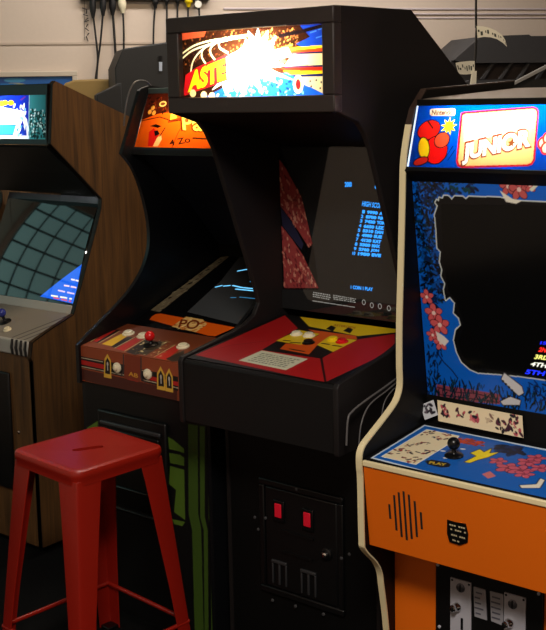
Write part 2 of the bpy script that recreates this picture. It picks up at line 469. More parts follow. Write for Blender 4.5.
# ================================================================== helper pieces shared by the cabinets
def button(parent, k, uv, m, root, r=.013, name='button'):
    p = on(k, uv, root); n = nrm(k)
    return MB().lathe([(r*1.25, 0), (r*1.25, .004), (r*.95, .006), (r*.9, .011), (r*.75, .0125), (r*.3, .012)], p, n, 20).build(name, m, parent, smooth=True)
def joystick(parent, k, uv, root, mball, mshaft, r=.017, h=.05, tilt=(0, 0, 0)):
    p = on(k, uv, root); n = (nrm(k)+Vector(tilt)).normalized()
    j = MB().lathe([(r*1.5, 0), (r*1.5, .003), (r*1.3, .006), (r*.5, .009), (r*.38, .012), (r*.34, h-.012)], p, n, 20).build('joystick', mshaft, parent, smooth=True)
    prof = [(max(.0008, r*math.sin(math.pi*i/12)), h-r*math.cos(math.pi*i/12)) for i in range(13)]
    MB().lathe(prof, p, n, 24).build('knob', mball, j, smooth=True)
    return j
def lamp_tube(parent, x0, x1, y, z, r, power, rgb=(255, 244, 225)):
    MB().tube([(x0, y, z), ((x0+x1)/2, y, z), (x1, y, z)], r, 10).build('lamp_tube', glow_mat('marquee_lamp', rgb, power), parent)

# ================================================================== WIDE BLACK CABINET (explosion marquee, red panel)
A = thing('arcade_cabinet', (AX, AY, 0), 'wide black arcade cabinet with an exploding space scene marquee and red control panel', 'arcade machine', 'upright arcade cabinets in a row')
T = .018
prof = [(.21, 0), (.21, .85), (0, .85), (-.004, .86), (-.005, 1.05), (.004, 1.062), (.25, 1.098), (.31, 1.112), (.36, 1.135), (.386, 1.172), (.372, 1.22), (.31, 1.375), (.176, 1.705), (.142, 1.756), (.11, 1.785), (.0, 1.816), (.0, 2.098), (.394, 2.104), (.744, 1.885), (.79, 1.80), (.79, 0)]
for x0, x1 in ((-.020, -.002), (.570, .588)):
    MB().xprism(prof, x0, x1).build('side_panel', SIDEBLK, A, bev=.003)
MB().strip([(.03, 2.088), (.392, 2.095), (.738, 1.878), (.782, 1.797), (.782, .01)], .015, -.001, .569).build('back_panel', BLACKP, A)
MB().strip([(.03, 1.826), (.40, 1.735), (.505, 1.71)], .015, -.001, .569).build('speaker_panel', BLACKP, A)
# marquee: frame, acrylic, lamp
fr = MB()
zb, zt = 1.815, 2.097
fr.box(-.022, .59, -.008, .03, zb, 1.862); fr.box(-.022, .59, -.008, .03, 2.052, zt)
fr.box(-.022, .026, -.008, .03, 1.862, 2.052); fr.box(AW-.026, .59, -.008, .03, 1.862, 2.052)
mq = fr.build('marquee_frame', FRAMEBR, A, bev=.004)
a = art_for('a_marquee', (40, 18, 8), .0018)
up = [(-0.0082, 0.1922), (0.2839, 0.1916), (0.2823, 0.1333), (0.0725, 0.107), (-0.0047, 0.086)]
a.leaves(up, 220, [(84, 46, 22), (130, 84, 42), (64, 30, 14), (26, 11, 6)], (.002, .005), 1.6)
a.poly([(-0.008, 0.198), (0.1035, 0.1981), (0.091, 0.1786), (0.0354, 0.1754), (-0.0051, 0.1715)], (205, 84, 48))
a.leaves([(0.2839, 0.1888), (0.4424, 0.1887), (0.4344, 0.1325), (0.3364, 0.1311)], 130, [(110, 64, 32), (150, 104, 56), (50, 24, 12)], (.002, .006), 1.8)
cream = (255, 244, 190)
for c in ([(0.0014, 0.133), (0.0505, 0.1544), (0.114, 0.166), (0.1982, 0.1707)], [(0.0008, 0.1183), (0.042, 0.1402), (0.0939, 0.1525), (0.1601, 0.1639), (0.2467, 0.1712)], [(0.0355, 0.0789), (0.0447, 0.108), (0.0696, 0.1333), (0.1135, 0.1546), (0.183, 0.1657)],
          [(0.0959, 0.1004), (0.0809, 0.1212), (0.0857, 0.1413), (0.1175, 0.1573), (0.1756, 0.1717)], [(0.1313, 0.1107), (0.1165, 0.1286), (0.1171, 0.1458), (0.1447, 0.1618), (0.1983, 0.1735)], [(0.1818, 0.1289), (0.1518, 0.1443), (0.1524, 0.1614), (0.1907, 0.171), (0.2652, 0.1759)]):
    a.line([tuple(p) for p in catmull([(x, y, 0) for x, y in c], 6) for p in [(p.x, p.y)]], .0045, cream)
a.poly([(0.4424, 0.1914), (0.523, 0.1923), (0.522, 0.1315), (0.4616, 0.1287), (0.4277, 0.1436), (0.4757, 0.1602)], (22, 58, 168))
for p in [(0.4759, 0.1709), (0.5028, 0.1775), (0.4958, 0.1566)]: a.line([p, (p[0]+.02, p[1]+.004)], .003, (70, 120, 215))
a.line([(0.3727, 0.1679), (0.4421, 0.1753), (0.5163, 0.1874)], .010, (20, 12, 16))
a.poly([(0.0883, 0.0045), (0.1941, 0.043), (0.3059, 0.0656), (0.4053, 0.0656), (0.5239, 0.0435), (0.5266, -0.0021)], (24, 84, 196))
a.leaves([(0.1276, 0.0068), (0.2242, 0.0423), (0.3166, 0.0597), (0.4394, 0.0401), (0.4729, 0.0041)], 90, [(235, 245, 255), (110, 190, 250), (12, 40, 130)], (.002, .007), 2)
# striped hull on the right
bands = [('288,48 326,45 326,47.5 289,50.5', (255, 216, 40)), ('289,50.5 326,47.5 326,51 291,53', (228, 70, 24)), ('291,53 326,51 326,53 292,54.5', (24, 22, 70)),
         ('292,54.5 326,53 326,64.5 284,66', (236, 210, 158)), ('284,66 326,64.5 326,66.5 285,67.5', (24, 22, 70)), ('280,68 326,66.5 326,70.5 286,71', (206, 40, 24)),
         ('283,71 326,70.5 326,73.5 290,74.5', (255, 210, 30)), ('288,74.5 326,73.5 326,76 296,77', (20, 24, 84)), ('300,77 326,76 326.5,95 313,88 303,84', (226, 206, 160))]
a.poly(bands and [(0.3999, 0.134), (0.5287, 0.1365), (0.5286, 0.1299), (0.4032, 0.127)], (255, 216, 40))
a.poly([(0.4032, 0.127), (0.5286, 0.1299), (0.5284, 0.1206), (0.41, 0.12)], (228, 70, 24))
a.poly([(0.41, 0.12), (0.5284, 0.1206), (0.5284, 0.1153), (0.4134, 0.1157)], (24, 22, 70))
a.poly([(0.4134, 0.1157), (0.5284, 0.1153), (0.5279, 0.0848), (0.3848, 0.0854)], (236, 206, 150))
a.poly([(0.3848, 0.0854), (0.5279, 0.0848), (0.5278, 0.0794), (0.3882, 0.0811)], (24, 22, 70))
a.poly([(0.3706, 0.0803), (0.5278, 0.0794), (0.5276, 0.0688), (0.3915, 0.0714)], (206, 40, 24))
a.poly([(0.381, 0.0718), (0.5276, 0.0688), (0.5275, 0.0608), (0.4052, 0.0615)], (255, 210, 30))
a.poly([(0.3983, 0.0617), (0.5275, 0.0608), (0.5274, 0.0541), (0.4259, 0.0541)], (20, 24, 84))
a.poly([(0.4397, 0.0537), (0.5274, 0.0541), (0.5283, 0.0032), (0.4834, 0.0229), (0.4496, 0.0345)], (216, 196, 150))
for p in [(0.4736, 0.042), (0.4939, 0.0442), (0.5105, 0.0385), (0.4767, 0.0284), (0.5069, 0.0224)]: a.ell(p, .003, .003, (60, 50, 60))
e = [(0.4324, 0.0348)][0]; a.ell(e, .017, .025, (246, 226, 170)); a.ell(e, .009, .015, (190, 20, 20))
# burst, its white enlarged to paint in the blown-out backlight
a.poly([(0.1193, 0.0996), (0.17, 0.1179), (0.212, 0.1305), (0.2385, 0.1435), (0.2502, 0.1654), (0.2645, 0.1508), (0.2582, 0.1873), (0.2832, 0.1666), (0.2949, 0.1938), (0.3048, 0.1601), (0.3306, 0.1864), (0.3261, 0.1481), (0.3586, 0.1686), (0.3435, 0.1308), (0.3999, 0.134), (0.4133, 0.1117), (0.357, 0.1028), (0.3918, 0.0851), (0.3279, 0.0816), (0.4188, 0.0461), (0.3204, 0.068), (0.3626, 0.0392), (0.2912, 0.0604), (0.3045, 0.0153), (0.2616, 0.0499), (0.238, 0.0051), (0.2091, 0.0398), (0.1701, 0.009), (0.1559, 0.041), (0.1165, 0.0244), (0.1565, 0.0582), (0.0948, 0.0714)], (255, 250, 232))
a.line([(0.4139, 0.1415), (0.3789, 0.1348), (0.3431, 0.1171)], .004, (255, 214, 60))
a.poly([(0.3424, 0.0867), (0.3818, 0.1074), (0.399, 0.0958), (0.3744, 0.0912)], (130, 76, 50))
a.poly([(0.0002, 0.0088), (0.015, 0.0707), (0.0559, 0.0901), (0.1817, 0.126), (0.196, 0.1028), (0.1792, 0.0519), (0.0893, 0.0308)], (196, 22, 28))
a.text('ASTE', [(0.0317, 0.0835), (0.1699, 0.1165), (0.1754, 0.052), (0.0147, 0.0145)], (130, 20, 14), .07); a.text('ROIDS', [(0.1757, 0.1177), (0.3442, 0.1583), (0.3569, 0.0973), (0.1773, 0.0534)], (255, 236, 190), .06)  # ROIDS painted pale, as if washed out by the marquee lamp
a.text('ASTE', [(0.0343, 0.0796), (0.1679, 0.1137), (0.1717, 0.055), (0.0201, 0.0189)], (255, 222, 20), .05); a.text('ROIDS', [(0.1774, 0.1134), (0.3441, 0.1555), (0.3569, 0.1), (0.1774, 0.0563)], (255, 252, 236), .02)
for p in [(0.041, 0.017), (0.0846, 0.0104), (0.1159, 0.007)]: a.ell(p, .012, .011, (246, 214, 150))
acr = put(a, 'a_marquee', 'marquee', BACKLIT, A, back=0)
lamp_tube(mq, .19, .40, .075, 1.965, .014, 330)
# bezel glass with printed side art
g = art_for('a_glass', (0, 0, 0), .0022)
W_, H_ = PU('a_glass').length, PV('a_glass').length
pink, pk2, pk3 = (150, 62, 62), (196, 120, 104), (92, 34, 40)
bz = art_for('a_glass', (9, 9, 11), .0022)
for w in ([(0.0037, 0.5118), (0.0324, 0.4786), (0.0923, 0.3859), (0.1371, 0.236), (0.1158, 0.2209), (0.0512, 0.3024), (0.0018, 0.3547)], [(0.0033, 0.2859), (0.0489, 0.2404), (0.0896, 0.1917), (0.1529, 0.0836), (0.0079, 0.0702)]):
    bz.poly(w, pink); bz.leaves(w, 120, [pk2, pk3, (120, 48, 52), (206, 150, 130)], (.003, .010), 2.6, 1.9)
bz.poly([(0.0016, 0.3513), (0.0511, 0.2989), (0.0951, 0.2298), (0.0859, 0.2086), (0.0077, 0.2862)], (40, 40, 66))
bz.poly([(-0.0053, 0.0672), (0.4673, 0.0575), (0.4663, -0.0016), (-0.0035, 0.002)], (8, 8, 9))
put(bz, 'a_glass', 'bezel', attr_mat('printed_glass', .05, 'print', spec=.8), A, off=tuple(nrm('a_glass')*.004))
tx = art_for('a_glass', (0, 0, 0), .0014)
blue = (38, 150, 250)
tx.text('HIGH SCORES', [(0.3412, 0.3865), (0.4283, 0.3807), (0.4242, 0.3645), (0.3369, 0.3701)], blue, .02)
for i in range(10):
    t = i/10.0; dx = -8*t
    y = 210+46*t
    def q(x0, x1, h=3.6): return None
rows = [[(0.3405, 0.3573), (0.352, 0.3569), (0.3502, 0.3461), (0.3387, 0.3465)], [(0.3347, 0.342), (0.3463, 0.3416), (0.3445, 0.3308), (0.3329, 0.3312)], [(0.3305, 0.3268), (0.3421, 0.3265), (0.3403, 0.3156), (0.3287, 0.316)],
        [(0.3263, 0.3116), (0.3379, 0.3112), (0.3361, 0.3004), (0.3245, 0.3007)], [(0.322, 0.2963), (0.3337, 0.296), (0.3318, 0.2851), (0.3202, 0.2854)], [(0.3178, 0.2809), (0.3294, 0.2807), (0.3276, 0.2697), (0.3159, 0.27)],
        [(0.3135, 0.2656), (0.3252, 0.2653), (0.3233, 0.2544), (0.3116, 0.2546)], [(0.3092, 0.2501), (0.3209, 0.2499), (0.3191, 0.2389), (0.3074, 0.2391)], [(0.3049, 0.2347), (0.3166, 0.2345), (0.3148, 0.2235), (0.303, 0.2236)], [(0.299, 0.219), (0.3123, 0.219), (0.3105, 0.208), (0.2972, 0.208)]]
nums = ['9990', '8700', '7420', '6650', '5310', '4980', '4120', '3300', '2760', '1950']
inis = ['ABE', 'RJK', 'TOM', 'LIZ', 'DAN', 'SUE', 'KAT', 'MAX', 'JON', 'EVE']
for i, r in enumerate(rows):
    ux = (r[1][0]-r[0][0])/3.0; uy = (r[1][1]-r[0][1])/3.0
    def sh(k0, k1): return [(r[0][0]+ux*k0, r[0][1]+uy*k0), (r[0][0]+ux*k1, r[0][1]+uy*k1), (r[3][0]+ux*k1, r[3][1]+uy*k1), (r[3][0]+ux*k0, r[3][1]+uy*k0)]
    tx.text(str(i+1) if i < 9 else '10', sh(-.3, 2.2), blue, .03); tx.text(nums[i], sh(4.5, 15), blue, .07); tx.text(inis[i], sh(16.5, 24.5), blue, .07)
tx.text('2000', [(0.2726, 0.4456), (0.3, 0.4465), (0.2996, 0.4303), (0.2722, 0.4293)], blue, .03); tx.text('00', [(0.3881, 0.4398), (0.4106, 0.4373), (0.4104, 0.4246), (0.3878, 0.427)], blue, .03)
tx.text('1 COIN 1 PLAY', [(0.2875, 0.1062), (0.3734, 0.1058), (0.3732, 0.0942), (0.2872, 0.0944)], blue, .03)
wt = (120, 118, 112)
tx.lines_of_type([(0.1317, 0.0713), (0.206, 0.0681), (0.2053, 0.0459), (0.131, 0.0505)], 3, wt, .45, 3); tx.lines_of_type([(0.2141, 0.0689), (0.3062, 0.0644), (0.3058, 0.0476), (0.2136, 0.0501)], 3, wt, .45, 5)
tx.line([(0.1306, 0.0384), (0.3015, 0.0337)], .002, wt)
for p in [(0.3374, 0.0541), (0.3683, 0.0473), (0.3991, 0.0471), (0.4333, 0.0441)]: tx.ell(p, .007, .009, wt); tx.ell(p, .005, .007, (0, 0, 0))
scr = put(tx, 'a_glass', 'screen', attr_mat('vector_tube', .06, 'screen', 1.3, spec=.5), A, back=0, off=(0, .0045, 0)) if False else None
# the glass carries the print; the tube sits 4 cm behind it and is seen through the clear middle
ts = [(0.0938, 0.5469), (0.4756, 0.5523), (0.4682, 0.1097), (0.1528, 0.0802)]
tube_screen(tx, [(0.0141, 0.5559), (0.5548, 0.5627), (0.5476, -0.0021), (-0.0037, -0.0016), (-0.001, 0.0658), (0.157, 0.0806), (0.1405, 0.2124), (0.0964, 0.3861), (0.0411, 0.4855)], 'a_glass', 'screen', attr_mat('vector_tube', .05, 'screen', 1.6, spec=.9, base=.014), A, .0015)
# cut the print sheet away where the side art covers the tube
sl = MB()
sl.strip([(.0, .857), (.0, 1.046), (.009, 1.0545), (.32, 1.0895)], .02, -.001, .569)
sl.box(-.001, .569, .002, .32, .857, .872)
house = sl.build('control_box', BLACK, A, bev=.006)
c = art_for('a_panel', (13, 12, 12), .002)
red = (164, 22, 24)
c.poly([(0.0095, 0.0316), (0.0204, 0.4811), (0.1528, 0.3779), (0.1781, 0.1539), (0.3969, 0.1603), (0.5292, -0.0037)], red)
c.poly([(0.4013, 0.1671), (0.396, 0.3013), (0.4038, 0.3572), (0.482, 0.448), (0.5617, 0.3188), (0.5298, 0.0053)], red)
c.line([(0.0184, 0.0405), (0.0513, 0.1486), (0.1428, 0.24)], .003, (120, 16, 18))
yel = (216, 182, 24); org = (206, 82, 18)
c.poly([(0.0811, 0.486), (0.4593, 0.494), (0.4784, 0.4629), (0.3852, 0.3852), (0.1747, 0.4096)], yel)
for t in ([(0.2443, 0.4086), (0.2381, 0.4462), (0.2663, 0.4344), (0.2815, 0.3952)], [(0.3093, 0.4119), (0.3037, 0.4492), (0.3312, 0.4374), (0.3455, 0.3987)]): c.poly(t, (14, 12, 12))
c.text('ASTEROIDS', [(0.2381, 0.4636), (0.3255, 0.4635), (0.3344, 0.4443), (0.2475, 0.4442)], (150, 60, 20), .02)
c.poly([(0.1909, 0.3817), (0.3781, 0.3844), (0.4008, 0.356), (0.2992, 0.3362), (0.3159, 0.2579), (0.3435, 0.1773), (0.2261, 0.1842), (0.2108, 0.2356), (0.2622, 0.2462), (0.2597, 0.3476)], org)
c.poly([(0.1645, 0.2435), (0.1657, 0.3659), (0.2551, 0.3568), (0.2652, 0.2422)], yel)
c.poly([(0.313, 0.2619), (0.2992, 0.3417), (0.4036, 0.3518), (0.3992, 0.2258)], yel)
for t in ([(0.186, 0.2577), (0.2076, 0.2611)], [(0.2199, 0.25), (0.2502, 0.2571)], [(0.3193, 0.2802), (0.3458, 0.2807)], [(0.3633, 0.2774), (0.3924, 0.2791)], [(0.256, 0.1967), (0.312, 0.1944)]): c.line(t, .008, (40, 30, 14))
c.poly([(0.1812, 0.15), (0.3653, 0.1421), (0.3634, 0.0343), (0.1737, 0.0457)], (206, 204, 176))
c.lines_of_type([(0.1934, 0.1345), (0.348, 0.1298), (0.3488, 0.0486), (0.1943, 0.0545)], 6, (96, 100, 84), .42, 9)
cp = put(c, 'a_panel', 'control_panel', PRINT, A, back=.008, off=tuple(-nrm('a_panel')*.002))
for p, m in (([(0.1868, 0.3238)][0], WHITEP), ([(0.235, 0.3266)][0], WHITEP), ([(0.2759, 0.2677)][0], BLKPLAS), ([(0.3319, 0.3226)][0], YELP), ([(0.3702, 0.317)][0], REDP)):
    button(cp, 'a_panel', p, m, A, .0165)
# lower front, coin door
MB().box(-.001, .569, .212, .232, 0, .856).build('front_panel', BLACKP, A)
xs = [(0.1249, 0.6426), (0.4566, 0.645), (0.1286, 0.2524), (0.4446, 0.2831)]
x0, x1, z1, z0 = xs[0][0], xs[1][0], xs[0][1]-.003, xs[2][1]
d = MB(); fw = .022
d.box(x0, x1, .202, .213, z0, z0+fw); d.box(x0, x1, .202, .213, z1-fw, z1); d.box(x0, x0+fw, .202, .213, z0+fw, z1-fw); d.box(x1-fw, x1, .202, .213, z0+fw, z1-fw)
door = d.build('coin_door', BLACKM, A, bev=.004)
MB().box(x0+fw+.002, x1-fw-.002, .205, .214, z0+fw+.002, z1-fw-.002).build('door_leaf', BLACKM, door, bev=.006)
for p in [(0.2085, 0.5493), (0.3239, 0.5456)]:
    MB().box(p[0]-.022, p[0]+.022, .198, .206, p[1]-.042, p[1]+.03).build('reject_housing', BLKPLAS, door, bev=.003)
    MB().box(p[0]-.013, p[0]+.013, .194, .199, p[1]-.026, p[1]+.02).build('coin_slot_light', glow_mat('red_slot_light', (190, 8, 34), .2), door, bev=.002)
for p in [(0.2057, 0.3421), (0.3221, 0.3391)]:
    hb = MB(); hb.box(p[0]-.03, p[0]+.03, .197, .206, p[1]+.022, p[1]+.032); hb.box(p[0]-.03, p[0]-.024, .199, .206, p[1]-.05, p[1]+.022); hb.box(p[0]+.024, p[0]+.03, .199, .206, p[1]-.05, p[1]+.022); hb.box(p[0]-.004, p[0]+.004, .199, .206, p[1]-.05, p[1]+.022)
    hb.build('coin_return', mat('worn_black_metal', (46, 46, 48), .35), door, bev=.002)
for q in ([(0.213, 0.4797), (0.3442, 0.4844)], [(0.2154, 0.4092), (0.3391, 0.4136)]):
    MB().box(q[0][0], q[1][0], .2, .206, q[0][1]-.004, q[0][1]+.003).build('ridge', BLACKM, door)
p = [(0.3936, 0.444)][0]
lk = MB().lathe([(.02, 0), (.02, .006), (.014, .009), (.013, .012)], (p[0], .206, p[1]), (0, -1, 0), 20).build('lock', BLACKM, door, smooth=True)
MB().lathe([(.009, 0), (.009, .006), (.006, .008)], (p[0], .195, p[1]), (0, -1, 0), 16).build('keyhole', CHROME, lk, smooth=True)
for q in [(0.0993, 0.494), (0.152, 0.5061), (0.113, 0.456), (0.4504, 0.4453), (0.4729, 0.4607), (0.1741, 0.2303), (0.2683, 0.2363), (0.3789, 0.241), (0.2804, 0.6315)]:
    MB().lathe([(.006, 0), (.005, .003), (.002, .004)], (q[0], .213 if q[0] < x0 or q[0] > x1 else .203, q[1]), (0, -1, 0), 10).build('bolt', mat('dull_bolt', (60, 60, 62), .5), A, smooth=True)

# ================================================================== BLUE AND ORANGE CABINET
D = thing('arcade_cabinet', (DX, DY, 0), 'arcade cabinet with an orange front, blue jungle art around its screen and cream edging', 'arcade machine', 'upright arcade cabinets in a row')
front = [(.29, 1.87), (.229, 1.818), (.208, 1.774), (.181, 1.677), (.175, 1.566), (.164, 1.35), (.157, 1.219), (.156, 1.10), (.158, 1.044), (.148, 1.012), (.123, .987), (.065, .957), (.008, .931), (-.038, .908), (-.052, .885), (-.052, .85), (-.048, .812), (-.044, .650), (-.036, .612), (.019, .557), (.045, .515), (.055, .468), (.075, .36), (.085, .25), (.09, 0)]
prof = front+[(.85, 0), (.85, 1.892)]
for x0, x1 in ((0, T), (DW-T, DW)):
    sp = MB().xprism(prof, x0, x1).build('side_panel', BLACKP, D)
    cs = catmull([(0, y, z) for y, z in front[2:]], 5)
    pr = [(p.y, p.z) for p in cs]
    MB().strip(pr[::-1], -.0045, x0-.0005, x1+.0005).build('edge_molding', CREAM, sp)['label'] = 'cream plastic edging'
    MB().strip([(y, z) for y, z in front[:3]][::-1]+[(.85, 1.892)], -.004, x0-.0005, x1+.0005).build('top_molding', mat('brown_edging', (52, 36, 28), .5), sp)
MB().strip([(.245, 1.842), (.30, 1.8475), (.845, 1.872), (.845, .01)], .016, T, DW-T).build('back_panel', TOPM, D)
MB().box(T, DW-T, .236, .25, 1.826, 1.844).build('marquee_retainer', BLACKP, D, bev=.002)
MB().strip([(.178, 1.658), (.215, 1.625), (.30, 1.622)], .012, T, DW-T).build('speaker_panel', BLACKP, D)
a = art_for('d_marquee', (0, 66, 190), .0017)
a.poly([(0.1398, 0.1525), (0.1483, 0.1566), (0.3481, 0.1687), (0.3599, 0.1646), (0.3656, 0.1551), (0.376, 0.0267), (0.3696, 0.0146), (0.3591, 0.0104), (0.169, 0.0003), (0.1544, 0.0055), (0.1475, 0.0193)], (176, 16, 34))
a.poly([(0.1469, 0.1468), (0.1554, 0.1504), (0.349, 0.1628), (0.3566, 0.1592), (0.3605, 0.1524), (0.37, 0.0293), (0.366, 0.0199), (0.3555, 0.0156), (0.171, 0.0064), (0.1595, 0.0112), (0.154, 0.0222)], (255, 186, 118))
a.poly([(0.1542, 0.1397), (0.3554, 0.1579), (0.3598, 0.1121), (0.1627, 0.0725)], (255, 238, 220))  # paler top: lamp hot spot painted into the box colour
a.text('DONKEY KONG', [(0.1622, 0.1285), (0.3511, 0.1498), (0.3534, 0.1175), (0.1654, 0.0921)], (255, 255, 250), .02)
a.text('JUNIOR', [(0.156, 0.0725), (0.356, 0.1188), (0.3649, 0.0444), (0.1625, 0.0029)], (120, 44, 18), .10)
a.text('JUNIOR', [(0.163, 0.067), (0.3521, 0.1113), (0.3584, 0.0504), (0.1676, 0.0086)], (255, 252, 240), .045)
a.star([(0.3027, 0.0712)][0], .013, .006, 5, (110, 56, 24), .3)
a.poly([(0.0412, 0.1632), (0.047, 0.166), (0.1159, 0.1665), (0.1212, 0.1625), (0.1228, 0.1497), (0.118, 0.1455), (0.049, 0.1459), (0.0435, 0.1502)], (214, 190, 166))
a.text('Nintendo', [(0.0485, 0.1631), (0.1142, 0.1634), (0.1154, 0.1478), (0.0497, 0.1473)], (70, 10, 10), .03)
a.star([(0.1092, 0.1158)][0], .028, .013, 9, (10, 10, 20), .2); a.star([(0.1092, 0.1158)][0], .026, .012, 9, (250, 236, 30), .2)
# plain fruit-and-leaf motif
for (q, r0, r1, cc) in (([(0.0482, 0.1057)][0], .034, .026, (214, 26, 20)), ([(0.0804, 0.049)][0], .034, .038, (226, 18, 18)), ([(0.0416, 0.0541)][0], .016, .03, (250, 206, 20)), ([(0.0387, 0.017)][0], .022, .010, (214, 40, 30)), ([(0.0942, 0.0775)][0], .022, .02, (206, 70, 40))):
    a.ell(q, r0+.003, r1+.003, (20, 10, 20), .3); a.ell(q, r0, r1, cc, .3)
a.line([(0.0405, 0.1315), (0.0599, 0.1115)], .005, (60, 20, 10))
for q in ([(0.1149, 0.0298), (0.1311, 0.061)], [(0.1226, 0.0215), (0.1391, 0.0499)]): a.line(q, .002, (10, 20, 60))
for q in [(0.391, 0.0722), (0.4026, 0.0856), (0.4013, 0.059)]: a.ell(q, .016, .018, (206, 40, 30)); a.ell(q, .010, .012, (250, 226, 190))
mqd = put(a, 'd_marquee', 'marquee', BACKLIT, D, back=0)
lamp_tube(mqd, .12, .44, .30, 1.79, .012, 66)
MB().tube([(.021, .182, 1.66), (.021, .209, 1.744), (.021, .236, 1.826)], .0025, 6).build('marquee_edge', glow_mat('lit_acrylic_edge', (215, 235, 255), .8), mqd)  # emission stands in for rim light along the acrylic edge
# bezel art
b = art_for('d_bezel', (8, 92, 196), .002)
blk = (5, 6, 10)
b.leaves([(-0.0025, 0.657), (0.1123, 0.6605), (0.0868, 0.6117), (0.0641, 0.4811), (0.0862, 0.3061), (0.0348, 0.2706), (0.0105, 0.2983)], 620, [(6, 18, 40), (6, 34, 80), (8, 40, 60), (4, 10, 22), (6, 70, 150)], (.004, .011), 2.6)
b.leaves([(0.0263, 0.33), (0.0635, 0.3037), (0.0651, 0.1523), (0.0336, -0.0019), (-0, -0.0011)], 90, [(8, 26, 60), (6, 40, 92)], (.004, .012), 3.5, 1.5)
b.leaves([(0.0778, 0.6595), (0.213, 0.6636), (0.1985, 0.6245), (0.0865, 0.6088)], 60, [(8, 26, 60), (6, 40, 92), (8, 60, 70)], (.004, .012), 2)
hole = [(0.078, 0.58), (0.0707, 0.5882), (0.0762, 0.597), (0.0821, 0.5916), (0.0845, 0.6031), (0.0954, 0.6007), (0.0992, 0.6094), (0.1147, 0.6086), (0.1234, 0.5991), (0.1334, 0.6094), (0.158, 0.609), (0.1667, 0.6023), (0.1764, 0.6097), (0.2689, 0.6114), (0.3034, 0.6055), (0.3263, 0.6038), (0.4379, 0.6047), (0.4173, 0.1074), (0.377, 0.1085), (0.3003, 0.1072), (0.2395, 0.1041), (0.1707, 0.0984), (0.1458, 0.1054), (0.1214, 0.1233), (0.1073, 0.1518), (0.1002, 0.1874), (0.1088, 0.2187), (0.126, 0.2357), (0.1211, 0.2561), (0.106, 0.2694), (0.1114, 0.2998), (0.0966, 0.3161), (0.083, 0.3057), (0.0787, 0.3351), (0.0849, 0.3535), (0.0738, 0.3762), (0.0783, 0.3943), (0.072, 0.4173), (0.0775, 0.447), (0.0671, 0.4579), (0.0679, 0.5104), (0.0665, 0.5536)]
b.line(hole+[hole[0]], .006, (206, 216, 214))
b.poly(hole, blk)
# tropical flowers in place of figures
for q, r in zip([(0.0213, 0.3085), (0.0407, 0.2621), (0.0577, 0.2277), (0.0321, 0.1941), (0.0568, 0.1727)], (.022, .028, .03, .020, .022)): b.flower(q, r, (206, 88, 92), (236, 200, 190))
b.poly([(0.043, 0.2076), (0.0683, 0.1955), (0.0836, 0.1822), (0.0693, 0.1651), (0.0476, 0.1807)], (222, 214, 206))
for q, r in zip([(0.2939, 0.6418), (0.3251, 0.6348), (0.3568, 0.6467)], (.024, .028, .018)): b.flower(q, r, (190, 84, 84), (230, 190, 180))
b.poly([(0.27, 0.63), (0.3037, 0.6096), (0.3321, 0.6054), (0.3145, 0.5965), (0.2858, 0.6006)], (226, 222, 206)); b.poly([(0.3535, 0.6359), (0.3741, 0.6553), (0.3822, 0.6502), (0.3617, 0.6308)], (214, 214, 196))
b.poly([(0.0337, 0.0422), (0.236, 0.0434), (0.2342, 0.0127), (0.03, -0.0057)], (134, 62, 76)); b.line([(0.0363, 0.0332), (0.0919, 0.0264), (0.157, 0.0337), (0.2288, 0.027)], .004, (70, 24, 40)); b.line([(0.0346, 0.0109), (0.1073, 0.0133), (0.2283, 0.0178)], .004, (70, 24, 40))
b.leaves([(0.0129, 0.0767), (0.1427, 0.0591), (0.3754, 0.0717), (0.373, 0.0182), (0.0053, -0.0193)], 200, [(8, 30, 40), (6, 20, 44), (10, 44, 60)], (.006, .016), 5, 1.5)
b.line([(0.0414, 0.1429), (0.0623, 0.115), (0.087, 0.0938), (0.1049, 0.0718)], .004, (8, 16, 50))
# broad pale leaf with notched edge
b.poly([(0.2522, 0.112), (0.3048, 0.0783), (0.3098, 0.0582), (0.2941, 0.0468), (0.2708, 0.064), (0.2417, 0.0895)], (206, 206, 206), (20, 20, 30), .003); b.poly([(0.2347, 0.0219), (0.2666, 0.0423), (0.2996, 0.0357), (0.2958, 0.02), (0.2434, 0.0112)], (206, 206, 206), (20, 20, 30), .003)
for q in [(0.2476, 0.0844), (0.2563, 0.0767), (0.265, 0.0691), (0.2737, 0.0615), (0.2477, 0.0332), (0.2635, 0.0418)]: b.ell(q, .004, .004, (24, 24, 30))
b.leaves([(0.3172, 0.0861), (0.377, 0.1071), (0.374, 0.0421), (0.3207, 0.0392)], 30, [(8, 30, 60), (6, 40, 100)], (.004, .012), 4)
bez = put(b, 'd_bezel', 'bezel', PRINTG, D, off=tuple(nrm('d_bezel')*.0))
t = Art(.47, .46, (0, 0, 0), .0016); 
so = [(0.0865, 0.0876)][0]
t = art_for('d_bezel', (0, 0, 0), .0018)
t.text('1ST', [(0.3676, 0.2186), (0.3993, 0.2198), (0.396, 0.2108), (0.3643, 0.2095)], (30, 40, 255), .03)
t.text('2ND 07', [(0.3639, 0.2008), (0.4213, 0.2027), (0.415, 0.189), (0.3574, 0.187)], (255, 40, 30), .03)
t.text('3RD 06', [(0.3512, 0.1789), (0.4203, 0.1798), (0.4141, 0.1675), (0.3447, 0.165)], (240, 236, 120), .03)
t.text('4TH 05', [(0.3384, 0.1554), (0.4193, 0.1567), (0.4131, 0.1443), (0.3318, 0.1428)], (240, 240, 220), .03)
t.text('5TH 04', [(0.3224, 0.1311), (0.4184, 0.1336), (0.4122, 0.1211), (0.3157, 0.1169)], (30, 50, 255), .03)
